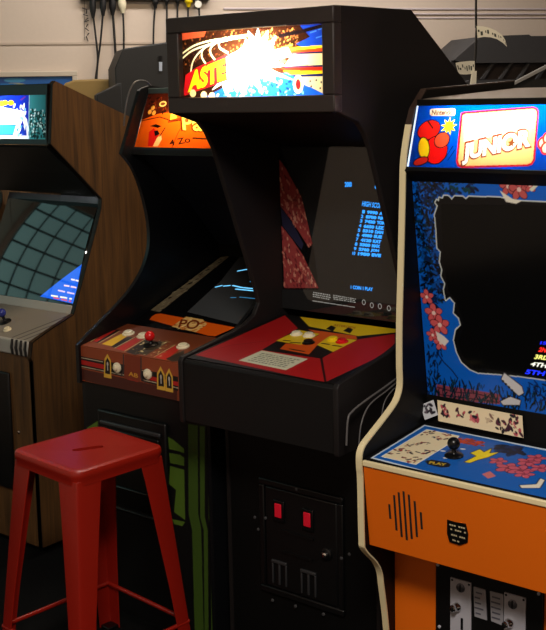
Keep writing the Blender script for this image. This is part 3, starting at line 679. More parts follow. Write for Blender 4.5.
# only the clear middle of the sheet is the tube
tm = MB()
hp = [(0.088, 0.5861), (0.4376, 0.5968), (0.4177, 0.1162), (0.2553, 0.1124), (0.159, 0.1134), (0.1229, 0.1448), (0.1127, 0.1829), (0.1358, 0.2399), (0.1152, 0.3091), (0.0917, 0.3364), (0.0822, 0.424)]
tb_ = t.b.reshape(t.ny, 2, t.nx, 2, 3).mean((1, 3))
tube_screen(t, hp, 'd_bezel', 'screen', attr_mat('colour_tube', .12, 'screen', 1.5, spec=.3), D, .001)
# control panel
c = art_for('d_panel', (14, 14, 16), .0018)
c.poly([(0.0132, 0.0067), (0.0073, 0.3039), (0.4315, 0.2975), (0.5771, -0.0349)], (206, 222, 234))
c.poly([(0.0183, 0.0139), (0.0129, 0.2972), (0.4359, 0.2874), (0.5724, -0.0243)], (18, 92, 178))
c.poly([(0.0333, 0.031), (0.0328, 0.2745), (0.1384, 0.2727), (0.1431, 0.2523), (0.145, 0.1859), (0.1428, 0.0275)], (228, 214, 176), (240, 240, 230), .003)
fig = [(120, 40, 46), (40, 26, 30), (160, 70, 60), (30, 30, 60)]
for q in [(0.0479, 0.0693), (0.048, 0.0954), (0.056, 0.1088), (0.0609, 0.1381), (0.0675, 0.1596), (0.0805, 0.176), (0.0924, 0.2282), (0.111, 0.2296), (0.0533, 0.2622), (0.0491, 0.2409), (0.097, 0.0465), (0.1185, 0.0422), (0.1273, 0.064), (0.1176, 0.1179), (0.1281, 0.1325), (0.0986, 0.2688), (0.0868, 0.1003)]:
    c.leaves([(q[0]-.014, q[1]-.012), (q[0]+.014, q[1]-.012), (q[0]+.014, q[1]+.012), (q[0]-.014, q[1]+.012)], 7, fig, (.003, .008), 2.2)
c.poly([(0.1509, 0.0609), (0.1617, 0.0796), (0.2091, 0.0822), (0.2229, 0.0738), (0.2268, 0.0559), (0.2104, 0.0423), (0.1703, 0.0434)], (20, 20, 20)); c.text('PLAY', [(0.1625, 0.0676), (0.2103, 0.0747), (0.2166, 0.058), (0.1691, 0.0508)], (190, 160, 40), .05)
c.leaves([(0.1436, 0.2572), (0.2128, 0.2691), (0.2354, 0.2374), (0.1758, 0.2212)], 40, [(190, 60, 34), (150, 40, 30)], (.006, .014), 2.4)
c.poly([(0.244, 0.1064), (0.2513, 0.1604), (0.227, 0.1719), (0.2365, 0.2118), (0.2562, 0.1972), (0.2612, 0.2346), (0.2735, 0.1986), (0.2934, 0.2185), (0.2846, 0.1712), (0.2693, 0.1375), (0.261, 0.1081)], (240, 214, 30), (60, 50, 10), .003)
c.leaves([(0.2627, 0.2617), (0.3235, 0.2788), (0.3567, 0.2462), (0.3217, 0.2093), (0.2774, 0.2265)], 40, [(12, 40, 84), (10, 24, 50)], (.01, .02), 2)
for q, r in zip([(0.3181, 0.1574), (0.3624, 0.1265), (0.3949, 0.1296), (0.3889, 0.19), (0.3949, 0.2263), (0.4153, 0.1103), (0.4332, 0.1676)], (.024, .034, .034, .030, .026, .026, .026)): c.flower(q, r, (198, 86, 104), (140, 52, 70), (60, 20, 34))
c.poly([(0.3232, 0.0566), (0.3316, 0.0849), (0.36, 0.0626), (0.3501, 0.0377)], (198, 110, 110)); c.poly([(0.4355, 0.0391), (0.4689, 0.0661), (0.4612, 0.1065), (0.4774, 0.1009), (0.488, 0.0481), (0.448, 0.0245)], (226, 220, 200), (30, 20, 20), .003)
for q in [(0.1565, 0.1488), (0.1702, 0.1915), (0.1888, 0.1077), (0.1964, 0.1889), (0.2049, 0.1507)]: c.ell(q, .008, .004, (226, 226, 220), .2)
cp = put(c, 'd_panel', 'control_panel', PRINT, D, back=.012)
joystick(cp, 'd_panel', [(0.2003, 0.1311)][0], D, BLKPLAS, BLKPLAS, .0175, .036)
MB().box(T, DW-T, -.054, -.043, .857, .8735).build('lip_molding', CREAM, D, bev=.003)['label'] = 'cream strip along the front lip'
MB().strip([(-.043, .872), (-.04, .877)], .003, T, DW-T)
# orange front box with speaker slots cut as dark recesses
fb = MB().obox((T, -.05, .86), (DW-2*T, 0, 0), (0, .3, 0), (0, .0, -.006))
fb.xprism([(-.05, .858), (-.022, .62), (.11, .613), (.28, .613), (.28, .858)], T, DW-T)
box = fb.build('control_box', ORANGE, D, bev=.002); box['label'] = 'orange control box front'
O, U, V = PO('d_front')-Vector(D.location), PU('d_front').normalized(), PV('d_front').normalized(); N = U.cross(V).normalized()
for q in ([(0.0782, 0.1426), (0.0747, 0.0972)], [(0.098, 0.1736), (0.0899, 0.0666)], [(0.1143, 0.1851), (0.1043, 0.0508)], [(0.1303, 0.1916), (0.1197, 0.0457)], [(0.1456, 0.1855), (0.1362, 0.0529)], [(0.1615, 0.1705), (0.154, 0.0633)], [(0.1764, 0.142), (0.1728, 0.0901)]):
    u0 = (q[0][0]+q[1][0])/2
    MB().obox(O+U*(u0-.0042)+V*q[1][1]+N*.0004, U*.0085, V*(q[0][1]-q[1][1]), N*-.004).build('speaker_slot', mat('slot_black', (6, 6, 6), .8), box, bev=.0015)
q = [(0.2549, 0.1392), (0.2798, 0.1381), (0.309, 0.1409), (0.3146, 0.1125), (0.3119, 0.089), (0.2878, 0.0743), (0.2585, 0.0768), (0.2525, 0.0998)]
bd = MB(); n_ = len(q)
bd.add([O+U*x+V*y+N*.0004 for x, y in q]+[O+U*x+V*y+N*.003 for x, y in q], [tuple(range(n_)), tuple(range(n_, 2*n_))]+[(i, (i+1) % n_, n_+(i+1) % n_, n_+i) for i in range(n_)])
badge = bd.build('badge', BLKPLAS, box)
tl = MB()
for ln in ([(0.2616, 0.1279), (0.3083, 0.128)], [(0.2638, 0.1156), (0.3105, 0.1157)], [(0.2658, 0.1003), (0.3067, 0.0991)], [(0.2649, 0.0857), (0.2884, 0.0845)]):
    (xa, ya), (xb, yb) = ln
    k = 7
    for i in range(k):
        if (i*5+int(xa*1000)) % 4 == 0: continue
        x_ = xa+(xb-xa)*i/k; y_ = ya+(yb-ya)*i/k
        tl.obox(O+U*x_+V*(y_-.002)+N*.003, U*((xb-xa)/k*.75), V*.004, N*.0006)
tl.build('badge_print', mat('badge_cream', (190, 176, 140), .6), badge)
MB().box(T, DW-T, .11, .128, 0, .612).build('front_panel', ORANGE, D, bev=.002)
# coin door
W_, H_ = .323, .5
x0, x1 = .157, .480
door = MB().box(x0, x1, .102, .112, .08, .585).build('coin_door', BLACKM, D, bev=.003)
ck = 'd_coin'
def plate(pts, m, name, par, th=.004):
    Ok = PO(ck)-Vector(D.location); n_ = len(pts)
    vs = [Ok+Vector((x, .003, y)) for x, y in pts]+[Ok+Vector((x, .003-th-.001, y)) for x, y in pts]
    return MB().add(vs, [tuple(range(n_)), tuple(range(2*n_-1, n_-1, -1))]+[(i, (i+1) % n_, n_+(i+1) % n_, n_+i) for i in range(n_)]).build(name, m, par, bev=.001)
pl = [(0.0499, 0.4513), (0.1142, 0.4525)]; pr_ = [(0.2129, 0.4522), (0.2754, 0.4498)]
for pp, kn, rd, sl_ in ((pl, [(0.0721, 0.3708)][0], [(0.0824, 0.4293)][0], [(0.087, 0.3296)][0]), (pr_, [(0.2294, 0.3695)][0], [(0.2383, 0.4253)][0], [(0.244, 0.3274)][0])):
    xa, xb, zt_ = pp[0][0], pp[1][0], pp[0][1]
    P = plate([(xa, zt_), (xb, zt_), (xb, zt_-.3), (xa, zt_-.3)], STEEL, 'coin_plate', door)
    MB().lathe([(.013, 0), (.013, .004), (.011, .005)], (x0+rd[0], .099, .08+rd[1]), (0, -1, 0), 20).build('coin_button', mat('dull_steel', (96, 96, 104), .4, metal=.7), P, smooth=True)
    MB().box(x0+rd[0]-.0018, x0+rd[0]+.0018, .0932, .0945, .08+rd[1]-.011, .08+rd[1]+.011).build('coin_slot', BLKPLAS, P)
    MB().lathe([(.014, 0), (.013, .006), (.010, .010), (.009, .016), (.010, .019), (.008, .023), (.002, .024)], (x0+kn[0], .098, .08+kn[1]), (-.25, -1, 0), 20).build('return_knob', CHROME, P, smooth=True)
    MB().box(x0+sl_[0]-.0035, x0+sl_[0]+.0035, .0955, .098, .08+sl_[1]-.022, .08+sl_[1]+.012).build('coin_slit', BLKPLAS, P)
    for sx, sz in ((xa+.006, zt_-.006), (xb-.006, zt_-.006)):
        MB().lathe([(.0035, 0), (.003, .002)], (x0+sx, .0978, .08+sz), (0, -1, 0), 10).build('screw', BLACKM, P)
for q in ([(0.1207, 0.4427), (0.1576, 0.4427), (0.1623, 0.3561), (0.1244, 0.3566)], [(0.1704, 0.4433), (0.2101, 0.4443), (0.2111, 0.3547), (0.1743, 0.3582)]):
    P = plate(q, mat('label_grey', (150, 150, 158), .5), 'price_plate', door, .003)
    tt = MB(); xa, xb = q[0][0]+.004, q[1][0]-.004; zt_, zb_ = q[0][1]-.006, q[3][1]+.006
    rg = random.Random(int(xa*1000))
    for i in range(5):
        z_ = zt_-(zt_-zb_)*(i+.4)/5
        tt.box(x0+xa+rg.uniform(0, .004), x0+xb-rg.uniform(0, .012), .0968, .0978, .08+z_-.004, .08+z_)
    tt.build('price_print', mat('print_grey', (84, 84, 96), .6), P)
for q in [(0.0084, 0.4756), (0.3105, 0.4735), (0.0137, 0.293), (0.3203, 0.3056)]:
    MB().lathe([(.005, 0), (.0045, .003), (.002, .004)], (x0+q[0], .102, .08+q[1]), (0, -1, 0), 10).build('bolt', STEEL, door, smooth=True)
MB().strip([(.285, .893), (.293, .98)], .008, T, DW-T).build('card_holder', BLACKP, D)
# loose cards leaning at the back of the panel
def card(k, pts, base, figs, label, lift, name='instruction_card', seed=1):
    O_, U_, V_ = PO(k), PU(k).normalized(), PV(k).normalized(); N_ = U_.cross(V_).normalized()
    p = np.array(pts); c0 = Vector((*p[3], 0)); 
    w_ = (Vector(pts[1])-Vector(pts[0])).length; h_ = (Vector(pts[0])-Vector(pts[3])).length
    Ul = (Vector(pts[2])-Vector(pts[3])); Vl = (Vector(pts[0])-Vector(pts[3]))
    ar = Art(w_, h_, base, .0016)
    rg = random.Random(seed)
    for (fx, fy, cs) in figs:
        ar.rng = random.Random(seed+int(fx*100))
        ar.leaves([(w_*fx-.012, h_*fy-.014), (w_*fx+.012, h_*fy-.014), (w_*fx+.012, h_*fy+.014), (w_*fx-.012, h_*fy+.014)], 9, cs, (.003, .009), 2)
    ow = O_+U_*pts[3][0]+V_*pts[3][1]+N_*lift
    o = ar.build(name, (0, 0, 0), U_*Ul.x+V_*Ul.y, U_*Vl.x+V_*Vl.y, PRINT, None, back=.0015)
    o.location = ow
    return tag(o, label, 'card')
pk = [(170, 70, 84), (60, 20, 40), (200, 110, 110), (30, 20, 34)]
card('d_card', [(0.0593, 0.071), (0.3309, 0.0765), (0.3397, 0.0083), (0.071, 0.0111)], (222, 206, 170), [(.08, .7, pk), (.1, .3, pk), (.28, .6, pk), (.42, .55, pk), (.46, .5, pk), (.62, .6, [(190, 170, 140), (120, 90, 80)]), (.74, .35, [(20, 14, 24), (80, 30, 50)]), (.82, .4, pk), (.88, .5, pk), (.9, .75, pk), (.94, .3, pk)], 'long cream instruction card with small figures standing behind the blue control panel', .010, seed=3)
card('d_card', [(0.0069, 0.048), (0.0513, 0.0683), (0.0686, 0.0283), (0.028, 0.007)], (196, 200, 206), [(.5, .6, [(30, 26, 34), (90, 80, 90)]), (.6, .45, [(30, 26, 34)])], 'small tilted white card left of the long cream instruction card', .013, seed=8)

# ================================================================== LOW-MONITOR CABINET (brown panel, orange marquee)
M = thing('arcade_cabinet', (MX, MY, 0), 'narrow black arcade cabinet with an orange marquee, flat tilted monitor and brown control panel', 'arcade machine', 'upright arcade cabinets in a row')
cf = catmull([(0, y, z) for y, z in ((-.012, .985), (.06, 1.028), (.159, 1.084), (.255, 1.145), (.323, 1.21), (.362, 1.28), (.372, 1.337), (.368, 1.40), (.352, 1.474), (.325, 1.55), (.291, 1.611), (.242, 1.662))], 4)
curve = [(p.y, p.z) for p in cf]
prof = [(.012, 0), (.012, .845), (-.012, .845)]+curve+[(.346, 1.89), (.362, 1.9), (.40, 1.91), (.80, 1.87), (.80, 0)]
sps = []
for x0, x1 in ((-.006, .010), (MW, MW+.014)):
    sps.append(MB().xprism(prof, x0, x1).build('side_panel', mat('black_gloss_laminate', (13, 14, 17), .35, spec=.4), M))
MB().strip([(.40, 1.895), (.785, 1.86), (.785, .01)], .015, .010, MW).build('back_panel', BLACKP, M)
MB().strip([(.815, 1.215), (.60, 1.45), (.33, 1.66), (.30, 1.672)], .012, .010, MW).build('inner_back', mat('dark_blue_liner', (22, 26, 36), .35, spec=.5), M)
MB().box(.010, MW, .39, .42, 1.876, 1.90).build('marquee_bracket', mat('grey_green_bracket', (66, 78, 74), .5), M, bev=.003)
MB().obox((.010, .292, 1.655), (MW-.01, 0, 0), (0, .02, 0), (0, .012, .026)).build('marquee_retainer', BLACKM, M, bev=.002)
a = art_for('m_marquee', (226, 92, 10), .0017)
a.poly([(-0.101, 0.2258), (0.444, 0.2379), (0.4799, 0.1174), (0.182, 0.1263), (0.1467, 0.1422), (0.0779, 0.1348), (0.0026, 0.1112), (-0.0213, 0.1193)], (70, 22, 8))
a.leaves([(-0.0078, 0.2038), (0.1273, 0.2016), (0.1467, 0.1422), (0.0364, 0.135)], 60, [(120, 46, 14), (90, 30, 10), (40, 12, 6)], (.004, .01), 2.5)
q = [(0.0904, 0.1743)][0]; a.ell(q, .021, .013, (60, 20, 8)); a.ell(q, .018, .011, (250, 214, 120)); a.ell(q, .012, .006, (120, 60, 24))
for q in [(0.044, 0.1589), (0.0337, 0.143), (0.0559, 0.1389)]: a.ell(q, .009, .009, (240, 170, 70))
a.poly([(0.1469, 0.1108), (0.1402, 0.1777), (0.1795, 0.1185)], (250, 190, 60)); a.poly([(0.1381, 0.1069), (0.2032, 0.1223), (0.2119, 0.1106), (0.1407, 0.0991)], (150, 50, 10))
a.line([(-0.0013, 0.1072), (0.0922, 0.1228), (0.1583, 0.1069), (0.2267, 0.1106)], .004, (60, 18, 8)); a.line([(0.2254, 0.1145), (0.2034, 0.0603), (0.1913, 0.0061)], .003, (130, 40, 8))
a.poly([(0.0525, 0.0872), (0.0809, 0.0952), (0.1142, 0.0873), (0.0964, 0.0794)], (30, 10, 8)); a.poly([(0.0689, 0.0084), (0.0554, 0.0635), (0.0759, 0.0794), (0.0965, 0.0637), (0.1196, 0.0403), (0.1199, 0.0091)], (206, 24, 16)); a.poly([(0.0945, 0.0087), (0.1044, 0.0402), (0.1195, 0.0559), (0.1311, 0.0365), (0.1199, 0.0091)], (250, 200, 130)); a.poly([(0.0798, 0.0675), (0.099, 0.0715), (0.1144, 0.0559), (0.0916, 0.0479)], (24, 14, 20))
a.line([(0.117, 0.0481), (0.132, 0.0795)], .005, (40, 14, 8))
a.text('PaR', [(0.192, 0.1263), (0.338, 0.1408), (0.406, 0.0576), (0.2157, 0.0681)], (110, 34, 6), .05); a.text('PaR', [(0.2032, 0.1223), (0.3356, 0.1332), (0.3943, 0.065), (0.2243, 0.072)], (255, 226, 90), .02)
a.text('4 Zo', [(0.1675, 0.0329), (0.2611, 0.0491), (0.278, 0.0263), (0.1801, 0.0098)], (60, 20, 16), .02); a.line([(0.2829, 0.0416), (0.3744, 0.0386)], .006, (60, 20, 16))
mqm = put(a, 'm_marquee', 'marquee', BACKLIT, M, back=0)
lamp_tube(mqm, .12, .36, .45, 1.77, .011, 55, (255, 226, 190))
# control panel: top and front printed
brn = (140, 66, 38); brd = (70, 30, 22)
c = art_for('m_front', brn, .0016)
c.poly([(-0.0143, 0.0452), (0.4713, 0.0369), (0.4693, -0.0085), (-0.0171, 0.0037)], (74, 34, 26))
for s_ in ('80,357 104,362.5 104,372 80,366', '113,364 125,367 125,376 113,373', '141,372 176,381 176,392 141,382'): pass
for q in ([(-0.006, 0.091), (0.2256, 0.0894), (0.2232, 0.046), (-0.0087, 0.0497)], [(0.3039, 0.086), (0.4779, 0.0828), (0.4757, 0.0341), (0.3017, 0.0431)]):
    c.poly(q, (22, 16, 16)); 
for q in ([(-0.0063, 0.0854), (0.1142, 0.085)], [(-0.0084, 0.0535), (0.1174, 0.0526), (0.2186, 0.0525)], [(0.3068, 0.0492), (0.4762, 0.0445)], [(0.3085, 0.0813), (0.3563, 0.0793)]): c.line(q, .0022, (206, 190, 160))
c.poly([(-0.0068, 0.0779), (0.1239, 0.0754), (0.1229, 0.0588), (-0.0079, 0.061)], (172, 30, 28)); c.poly([(0.3318, 0.067), (0.4771, 0.0654), (0.4765, 0.0515), (0.3311, 0.0527)], (172, 30, 28))
c.poly([(0.228, 0.1327), (0.3061, 0.1287), (0.2966, 0.0388), (0.218, 0.0416)], (120, 50, 30)); 
for q in ([(0.2207, 0.1353), (0.2167, 0.063), (0.2033, 0.0467)], [(0.3063, 0.1323), (0.3022, 0.0538), (0.321, 0.0424)]): c.line(q, .006, (56, 48, 50))
def coffin(art, q):
    p = np.array(q); art.poly(q, (216, 170, 60)); cx_, cy_ = p.mean(0); art.poly([tuple((np.array(t)-(cx_, cy_))*.68+(cx_, cy_)) for t in q], (30, 24, 24)); art.ell((cx_, cy_+.006), .004, .008, (190, 186, 180)); art.line([(cx_, cy_-.016), (cx_, cy_)], .004, (190, 186, 180))
coffin(c, [(0.1226, 0.0971), (0.1392, 0.1174), (0.1557, 0.0961), (0.1544, 0.0305), (0.116, 0.0305)])
coffin(c, [(0.3802, 0.0827), (0.3979, 0.1079), (0.4154, 0.0825), (0.4175, 0.0269), (0.3775, 0.0261)]); coffin(c, [(0.4201, 0.0814), (0.4375, 0.1064), (0.4525, 0.0808), (0.4523, 0.0253), (0.4175, 0.0252)])
c.text('AB', [(0.2418, 0.0684), (0.2883, 0.066), (0.2875, 0.0517), (0.241, 0.0539)], (206, 150, 50), .02); c.line([(0.2353, 0.0405), (0.2869, 0.0391)], .003, (150, 40, 30))
fp = put(c, 'm_front', 'panel_front', PRINT, M, back=.006)
for q in [(0.1873, 0.0751), (0.3369, 0.073)]:
    n0 = Vector((0, -1, 0)); p = on('m_front', q, M)
    btn = MB().lathe([(.0185, 0), (.0185, .005), (.015, .008), (.010, .009), (.009, .014), (.006, .016)], p, n0, 20).build('button', WHITEP, fp, smooth=True)
c = art_for('m_top', (122, 60, 34), .0018)
for q, cc in (([(0.0061, 0.0477), (-0.013, 0.1735), (0.0232, 0.1747), (0.0455, 0.0404)], (24, 18, 18)), ([(0.0099, 0.0491), (-0.0084, 0.1638), (0.0116, 0.1651), (0.0335, 0.0468)], (170, 34, 28)), ([(0.0688, 0.0381), (0.0604, 0.1432), (0.0994, 0.1458), (0.1224, 0.0364)], (214, 170, 40)), ([(0.1225, 0.0312), (0.1076, 0.1324), (0.1347, 0.1311), (0.1528, 0.0266)], (30, 22, 20)),
              ([(0.1566, 0.0228), (0.1459, 0.1404), (0.1842, 0.1325), (0.205, 0.0148)], (170, 34, 28)), ([(0.2197, 0.0101), (0.1954, 0.1365), (0.2626, 0.1286), (0.2777, 0.0013)], (36, 26, 22)), ([(0.274, 0.0149), (0.2552, 0.1365), (0.2993, 0.1418), (0.3169, 0.0108)], (60, 52, 40)), ([(0.3591, 0.0116), (0.3499, 0.1288), (0.3855, 0.1212), (0.4178, 0.0043)], (176, 40, 30)), ([(0.4077, 0.0151), (0.4132, 0.101), (0.4861, 0.0203), (0.4484, 0.0014)], (50, 40, 34))):
    c.poly(q, cc)
c.leaves([(0.2197, 0.0101), (0.2027, 0.1497), (0.3429, 0.1469), (0.3766, 0.0182)], 70, [(206, 190, 140), (26, 20, 18), (150, 120, 70)], (.003, .011), 3)
for q in ([(0.0064, 0.0424), (-0.0169, 0.1722)], [(0.0493, 0.0417), (0.0316, 0.1664)], [(0.1491, 0.0252), (0.1381, 0.1431)], [(0.2086, 0.0161), (0.1917, 0.1351)], [(0.3556, 0.0103), (0.3463, 0.1275)]): c.line(q, .003, (206, 180, 130))
tp = put(c, 'm_top', 'control_panel', PRINT, M, back=.01)
for q in [(0.0894, 0.1533), (0.1647, 0.1525), (0.389, 0.1225)]:
    button(tp, 'm_top', q, WHITEP, M, .019)
    button(tp, 'm_top', (q[0], q[1]+.022), WHITEP, M, .012) if False else None
joystick(tp, 'm_top', [(0.2591, 0.0961)][0], M, REDP, BLACKM, .0185, .034)
MB().xprism([(.002, .853), (.002, .972), (.235, 1.012), (.235, .853)], .011, MW-.001).build('control_box', mat('brown_board', (62, 28, 20), .5), M)
# monitor shelf
c = art_for('m_monitor', (12, 12, 13), .002)
c.poly([(0.0097, 0.1152), (0.0189, 0.5516), (0.056, 0.5661), (0.0616, 0.1106)], (120, 108, 84)); c.leaves([(0.0097, 0.1152), (0.0189, 0.5516), (0.056, 0.5661), (0.0616, 0.1106)], 70, [(40, 36, 30), (150, 138, 108), (90, 60, 44)], (.003, .012), 3, .9)
c.poly([(0.0579, 0.0497), (0.047, 0.0736), (0.0523, 0.0973), (0.0717, 0.1052), (0.4591, 0.0865), (0.4234, 0.0126), (0.389, 0.0082)], (60, 14, 6)); c.poly([(0.0595, 0.0538), (0.0515, 0.0745), (0.0551, 0.0941), (0.0745, 0.102), (0.4565, 0.0838), (0.4171, 0.0146), (0.3857, 0.0123)], (238, 96, 18))
q = [(0.1929, 0.0314), (0.2, 0.106), (0.2877, 0.1027), (0.3269, 0.0787), (0.3211, 0.0207)]; c.poly(q, (240, 190, 110)); c.leaves(q, 50, [(150, 60, 24), (250, 220, 150), (206, 110, 40)], (.004, .012), 3, .5)
c.text('PO', [(0.1918, 0.0858), (0.2886, 0.0956), (0.3087, 0.0355), (0.2235, 0.0309)], (120, 44, 14), .02)
mon = put(c, 'm_monitor', 'monitor_board', PRINTG, M, back=.012)
gl = [(0.176, 0.1344), (0.156, 0.3723), (0.0962, 0.6251), (0.3792, 0.6167), (0.7023, 0.0862), (0.4539, 0.0993)]
t = art_for('m_monitor', (0, 0, 0), .0018)
cy_ = (110, 200, 250)
for ln in ([(0.1843, 0.4552), (0.2123, 0.4724), (0.2367, 0.4807)], [(0.1744, 0.3234), (0.1929, 0.3388)], [(0.2046, 0.337), (0.2285, 0.3454)], [(0.2418, 0.3479), (0.292, 0.3414), (0.3883, 0.3439)], [(0.2737, 0.3262), (0.3983, 0.3304)]): t.line(ln, .007, cy_)  # reflected blue lettering, drawn into the emission of the glass
for ln in ([(0.2965, 0.2648), (0.318, 0.269)], [(0.3325, 0.2756), (0.4034, 0.2782)], [(0.2953, 0.3895), (0.3579, 0.385)]): t.line(ln, .004, (40, 110, 150))
scm = tube_screen(t, [(0.183, 0.1321), (0.1606, 0.3731), (0.097, 0.6032), (0.3896, 0.6016), (0.6417, 0.0792), (0.4579, 0.1002)], 'm_monitor', 'screen', attr_mat('flat_tube', .08, 'screen', 1.4, spec=.8, base=.07), M, .002)
# lower front with green art and coin door
c = art_for('m_lower', (10, 10, 11), .002)
gr = (80, 108, 34)
for q in ([(-0.0286, 0.6544), (0.0272, 0.6869), (0.0603, 0.7076), (0.0577, 0.6659)], [(-0.0403, 0.6408), (0.0159, 0.6774), (0.0519, 0.6573), (0.0397, 0.6325)], [(0.4092, 0.7104), (0.4324, 0.704), (0.4825, 0.6815), (0.4819, 0.6673), (0.412, 0.6682)], [(0.4113, 0.6538), (0.4629, 0.6566), (0.4811, 0.6495), (0.4799, 0.6209), (0.4144, 0.6187)], [(0.4139, 0.6079), (0.4793, 0.6066), (0.4764, 0.4275), (0.4255, 0.4448), (0.4386, 0.5269), (0.4062, 0.5417)], [(0.4148, 0.4169), (0.4761, 0.4203), (0.4613, 0.4024), (0.4236, 0.4008)]): c.poly(q, gr)
g2 = (60, 84, 28)
for q in ([(0.5046, 0.7731), (0.5477, 0.7736), (0.5377, 0.463), (0.5495, 0.416), (0.5462, -0.0266), (0.5039, -0.0398), (0.5076, 0.3989), (0.4937, 0.453)], [(0.5567, 0.7751), (0.5791, 0.7756), (0.567, 0.4591), (0.5789, 0.4158), (0.5672, -0.02), (0.5486, -0.0258), (0.5607, 0.4115), (0.5465, 0.4543)], [(0.5946, 0.7748), (0.6253, 0.7734), (0.6118, 0.4588), (0.6058, 0.4151), (0.5926, -0.0121), (0.5788, -0.0164), (0.5945, 0.4124), (0.5851, 0.4597)]): c.poly(q, g2)
put(c, 'm_lower', 'front_panel', PRINT, M, back=.012)
xs = [(0.0739, 0.7585), (0.4113, 0.7569), (0.1151, 0.3974), (0.3951, 0.4014)]
x0, x1 = .010+xs[0][0], .010+xs[1][0]; z1, z0 = xs[0][1], xs[2][1]-.004
door = MB().box(x0, x1, -0.003, 0.011, z0, z1).build('coin_door', BLACKM, M, bev=.006)
MB().box(x0+.02, x1-.02, -0.013, -0.002, z1-.05, z1-.035).build('door_ledge', mat('worn_black_metal', (46, 46, 48), .35), door, bev=.004)
MB().box(x0+.03, x1-.03, -0.010, -0.002, z1-.15, z1-.06).build('coin_plate', BLKPLAS, door, bev=.004)
MB().box(x0+.05, x1-.05, -0.013, -0.002, z0+.03, z0+.10).build('coin_return', BLKPLAS, door, bev=.005)
MB().box(x0+.01, x1-.01, -0.011, -0.002, z0+.010, z0+.017).build('door_rim', mat('worn_black_metal', (46, 46, 48), .35), door, bev=.002)

# ================================================================== WOODGRAIN CABINET
Wd = thing('arcade_cabinet', (WX, WY, 0), 'brown woodgrain arcade cabinet with a white and blue lit marquee at the far end', 'arcade machine', 'upright arcade cabinets in a row')
front = [(.012, .03), (.012, .82), (.004, .835), (.017, .90), (.10, .932), (.24, .978), (.31, 1.14), (.382, 1.31), (.420, 1.405), (.424, 1.445), (.30, 1.56), (.16, 1.688), (.185, 1.928), (.200, 1.94)]
prof = front+[(.554, 1.807), (.80, 1.715), (.80, .03)]
for x0, x1 in ((0, T), (WW-T, WW)):
    sp = MB().xprism(prof, x0, x1).build('side_panel', WOODD, Wd)
    MB().strip(front, .004, x0-.0008, x1+.0008).build('edge_molding', BLKPLAS, sp)
MB().strip([(.21, 1.93), (.554, 1.80), (.792, 1.71), (.792, .03)], .015, T, WW-T).build('back_panel', BLACKP, Wd)
fr = MB(); fr.obox((T, .158, 1.685), (WW-2*T, 0, 0), (0, .02, 0), (0, .0015, .022)); fr.obox((T, .172, 1.885), (WW-2*T, 0, 0), (0, .02, 0), (0, .003, .042))
fr.obox((T, .158, 1.70), (.006, 0, 0), (0, .02, 0), (0, .014, .19)); fr.obox((WW-T-.008, .158, 1.70), (.008, 0, 0), (0, .02, 0), (0, .014, .19))
mqf = fr.build('marquee_frame', BLACKM, Wd)
a = art_for('w_marquee', (60, 150, 150), .0018)
k_ = [(0.5253, 0.195), (0.525, -0.008)][0][0]
w0, h0 = PU('w_marquee').length, PV('w_marquee').length
a.poly([(0, 0), (k_, 0), (k_, h0), (0, h0)], (18, 44, 176))
a.poly([(0, h0*.34), (k_*.9, h0*.34), (k_*.97, h0*.62), (k_*.6, h0*.74), (0, h0*.72)], (250, 250, 255))  # white band paints the overbright backlight into the art
a.poly([(0, h0*.12), (k_*.93, h0*.12), (k_*.93, h0*.32), (0, h0*.34)], (50, 150, 235))
a.poly([(0, 0), (k_, 0), (k_, h0*.1), (0, h0*.1)], (246, 250, 250))
for q in [(0.3451, 0.1506), (0.3714, 0.1523), (0.4105, 0.1519)]: a.ell(q, .020, .0115, (150, 60, 10)); a.ell(q, .018, .010, (250, 214, 30)); a.ell(q, .009, .003, (200, 110, 20))
for i in range(5): a.ell((k_*(.15+.13*i), h0*.79), .018, .011, (250, 214, 30))
a.leaves([(0.4298, 0.1434), (0.4937, 0.1468), (0.5188, 0.0735), (0.4679, 0.0161), (0.4294, 0.0076), (0.4425, 0.09)], 40, [(250, 250, 250), (140, 220, 230), (250, 250, 250)], (.006, .016), 2.2, 1.5)
for q in ([(0.4682, 0.1144), (0.5062, 0.0816), (0.5188, 0.0409)], [(0.4229, 0.0076), (0.4553, 0.0735), (0.449, 0.1228)]): a.line(q, .012, (250, 252, 255))
a.poly([(0.4616, 0.0243), (0.4872, 0.0653), (0.5061, 0.0245)], (20, 50, 170)); a.line([(0.4747, 0.1634), (0.5001, 0.1752)], .006, (110, 40, 130)); a.line([(0.5125, 0.049), (0.5156, 0.0042)], .010, (246, 252, 252))
a.leaves([(0.5315, 0.1221), (0.6365, 0.1213), (0.6366, 0.0132), (0.5313, 0.0084)], 150, [(24, 70, 64), (30, 90, 84), (14, 46, 44)], (.004, .009), 1.5)
a.leaves([(0.5315, 0.1302), (0.6365, 0.1213), (0.6366, 0.0252), (0.5313, 0.0165)], 45, [(220, 246, 240), (170, 226, 216)], (.003, .006), 1.3)
a.line([(0.5265, 0.191), (0.5219, -0.0039)], .003, (200, 240, 240))
put(a, 'w_marquee', 'marquee', BACKLIT, Wd, back=0)
lamp_tube(mqf, .10, .42, .30, 1.80, .012, 110, (240, 248, 255))
MB().strip([(.165, 1.682), (.30, 1.57), (.41, 1.47)], .012, T, WW-T).build('speaker_panel', BLACKP, Wd)
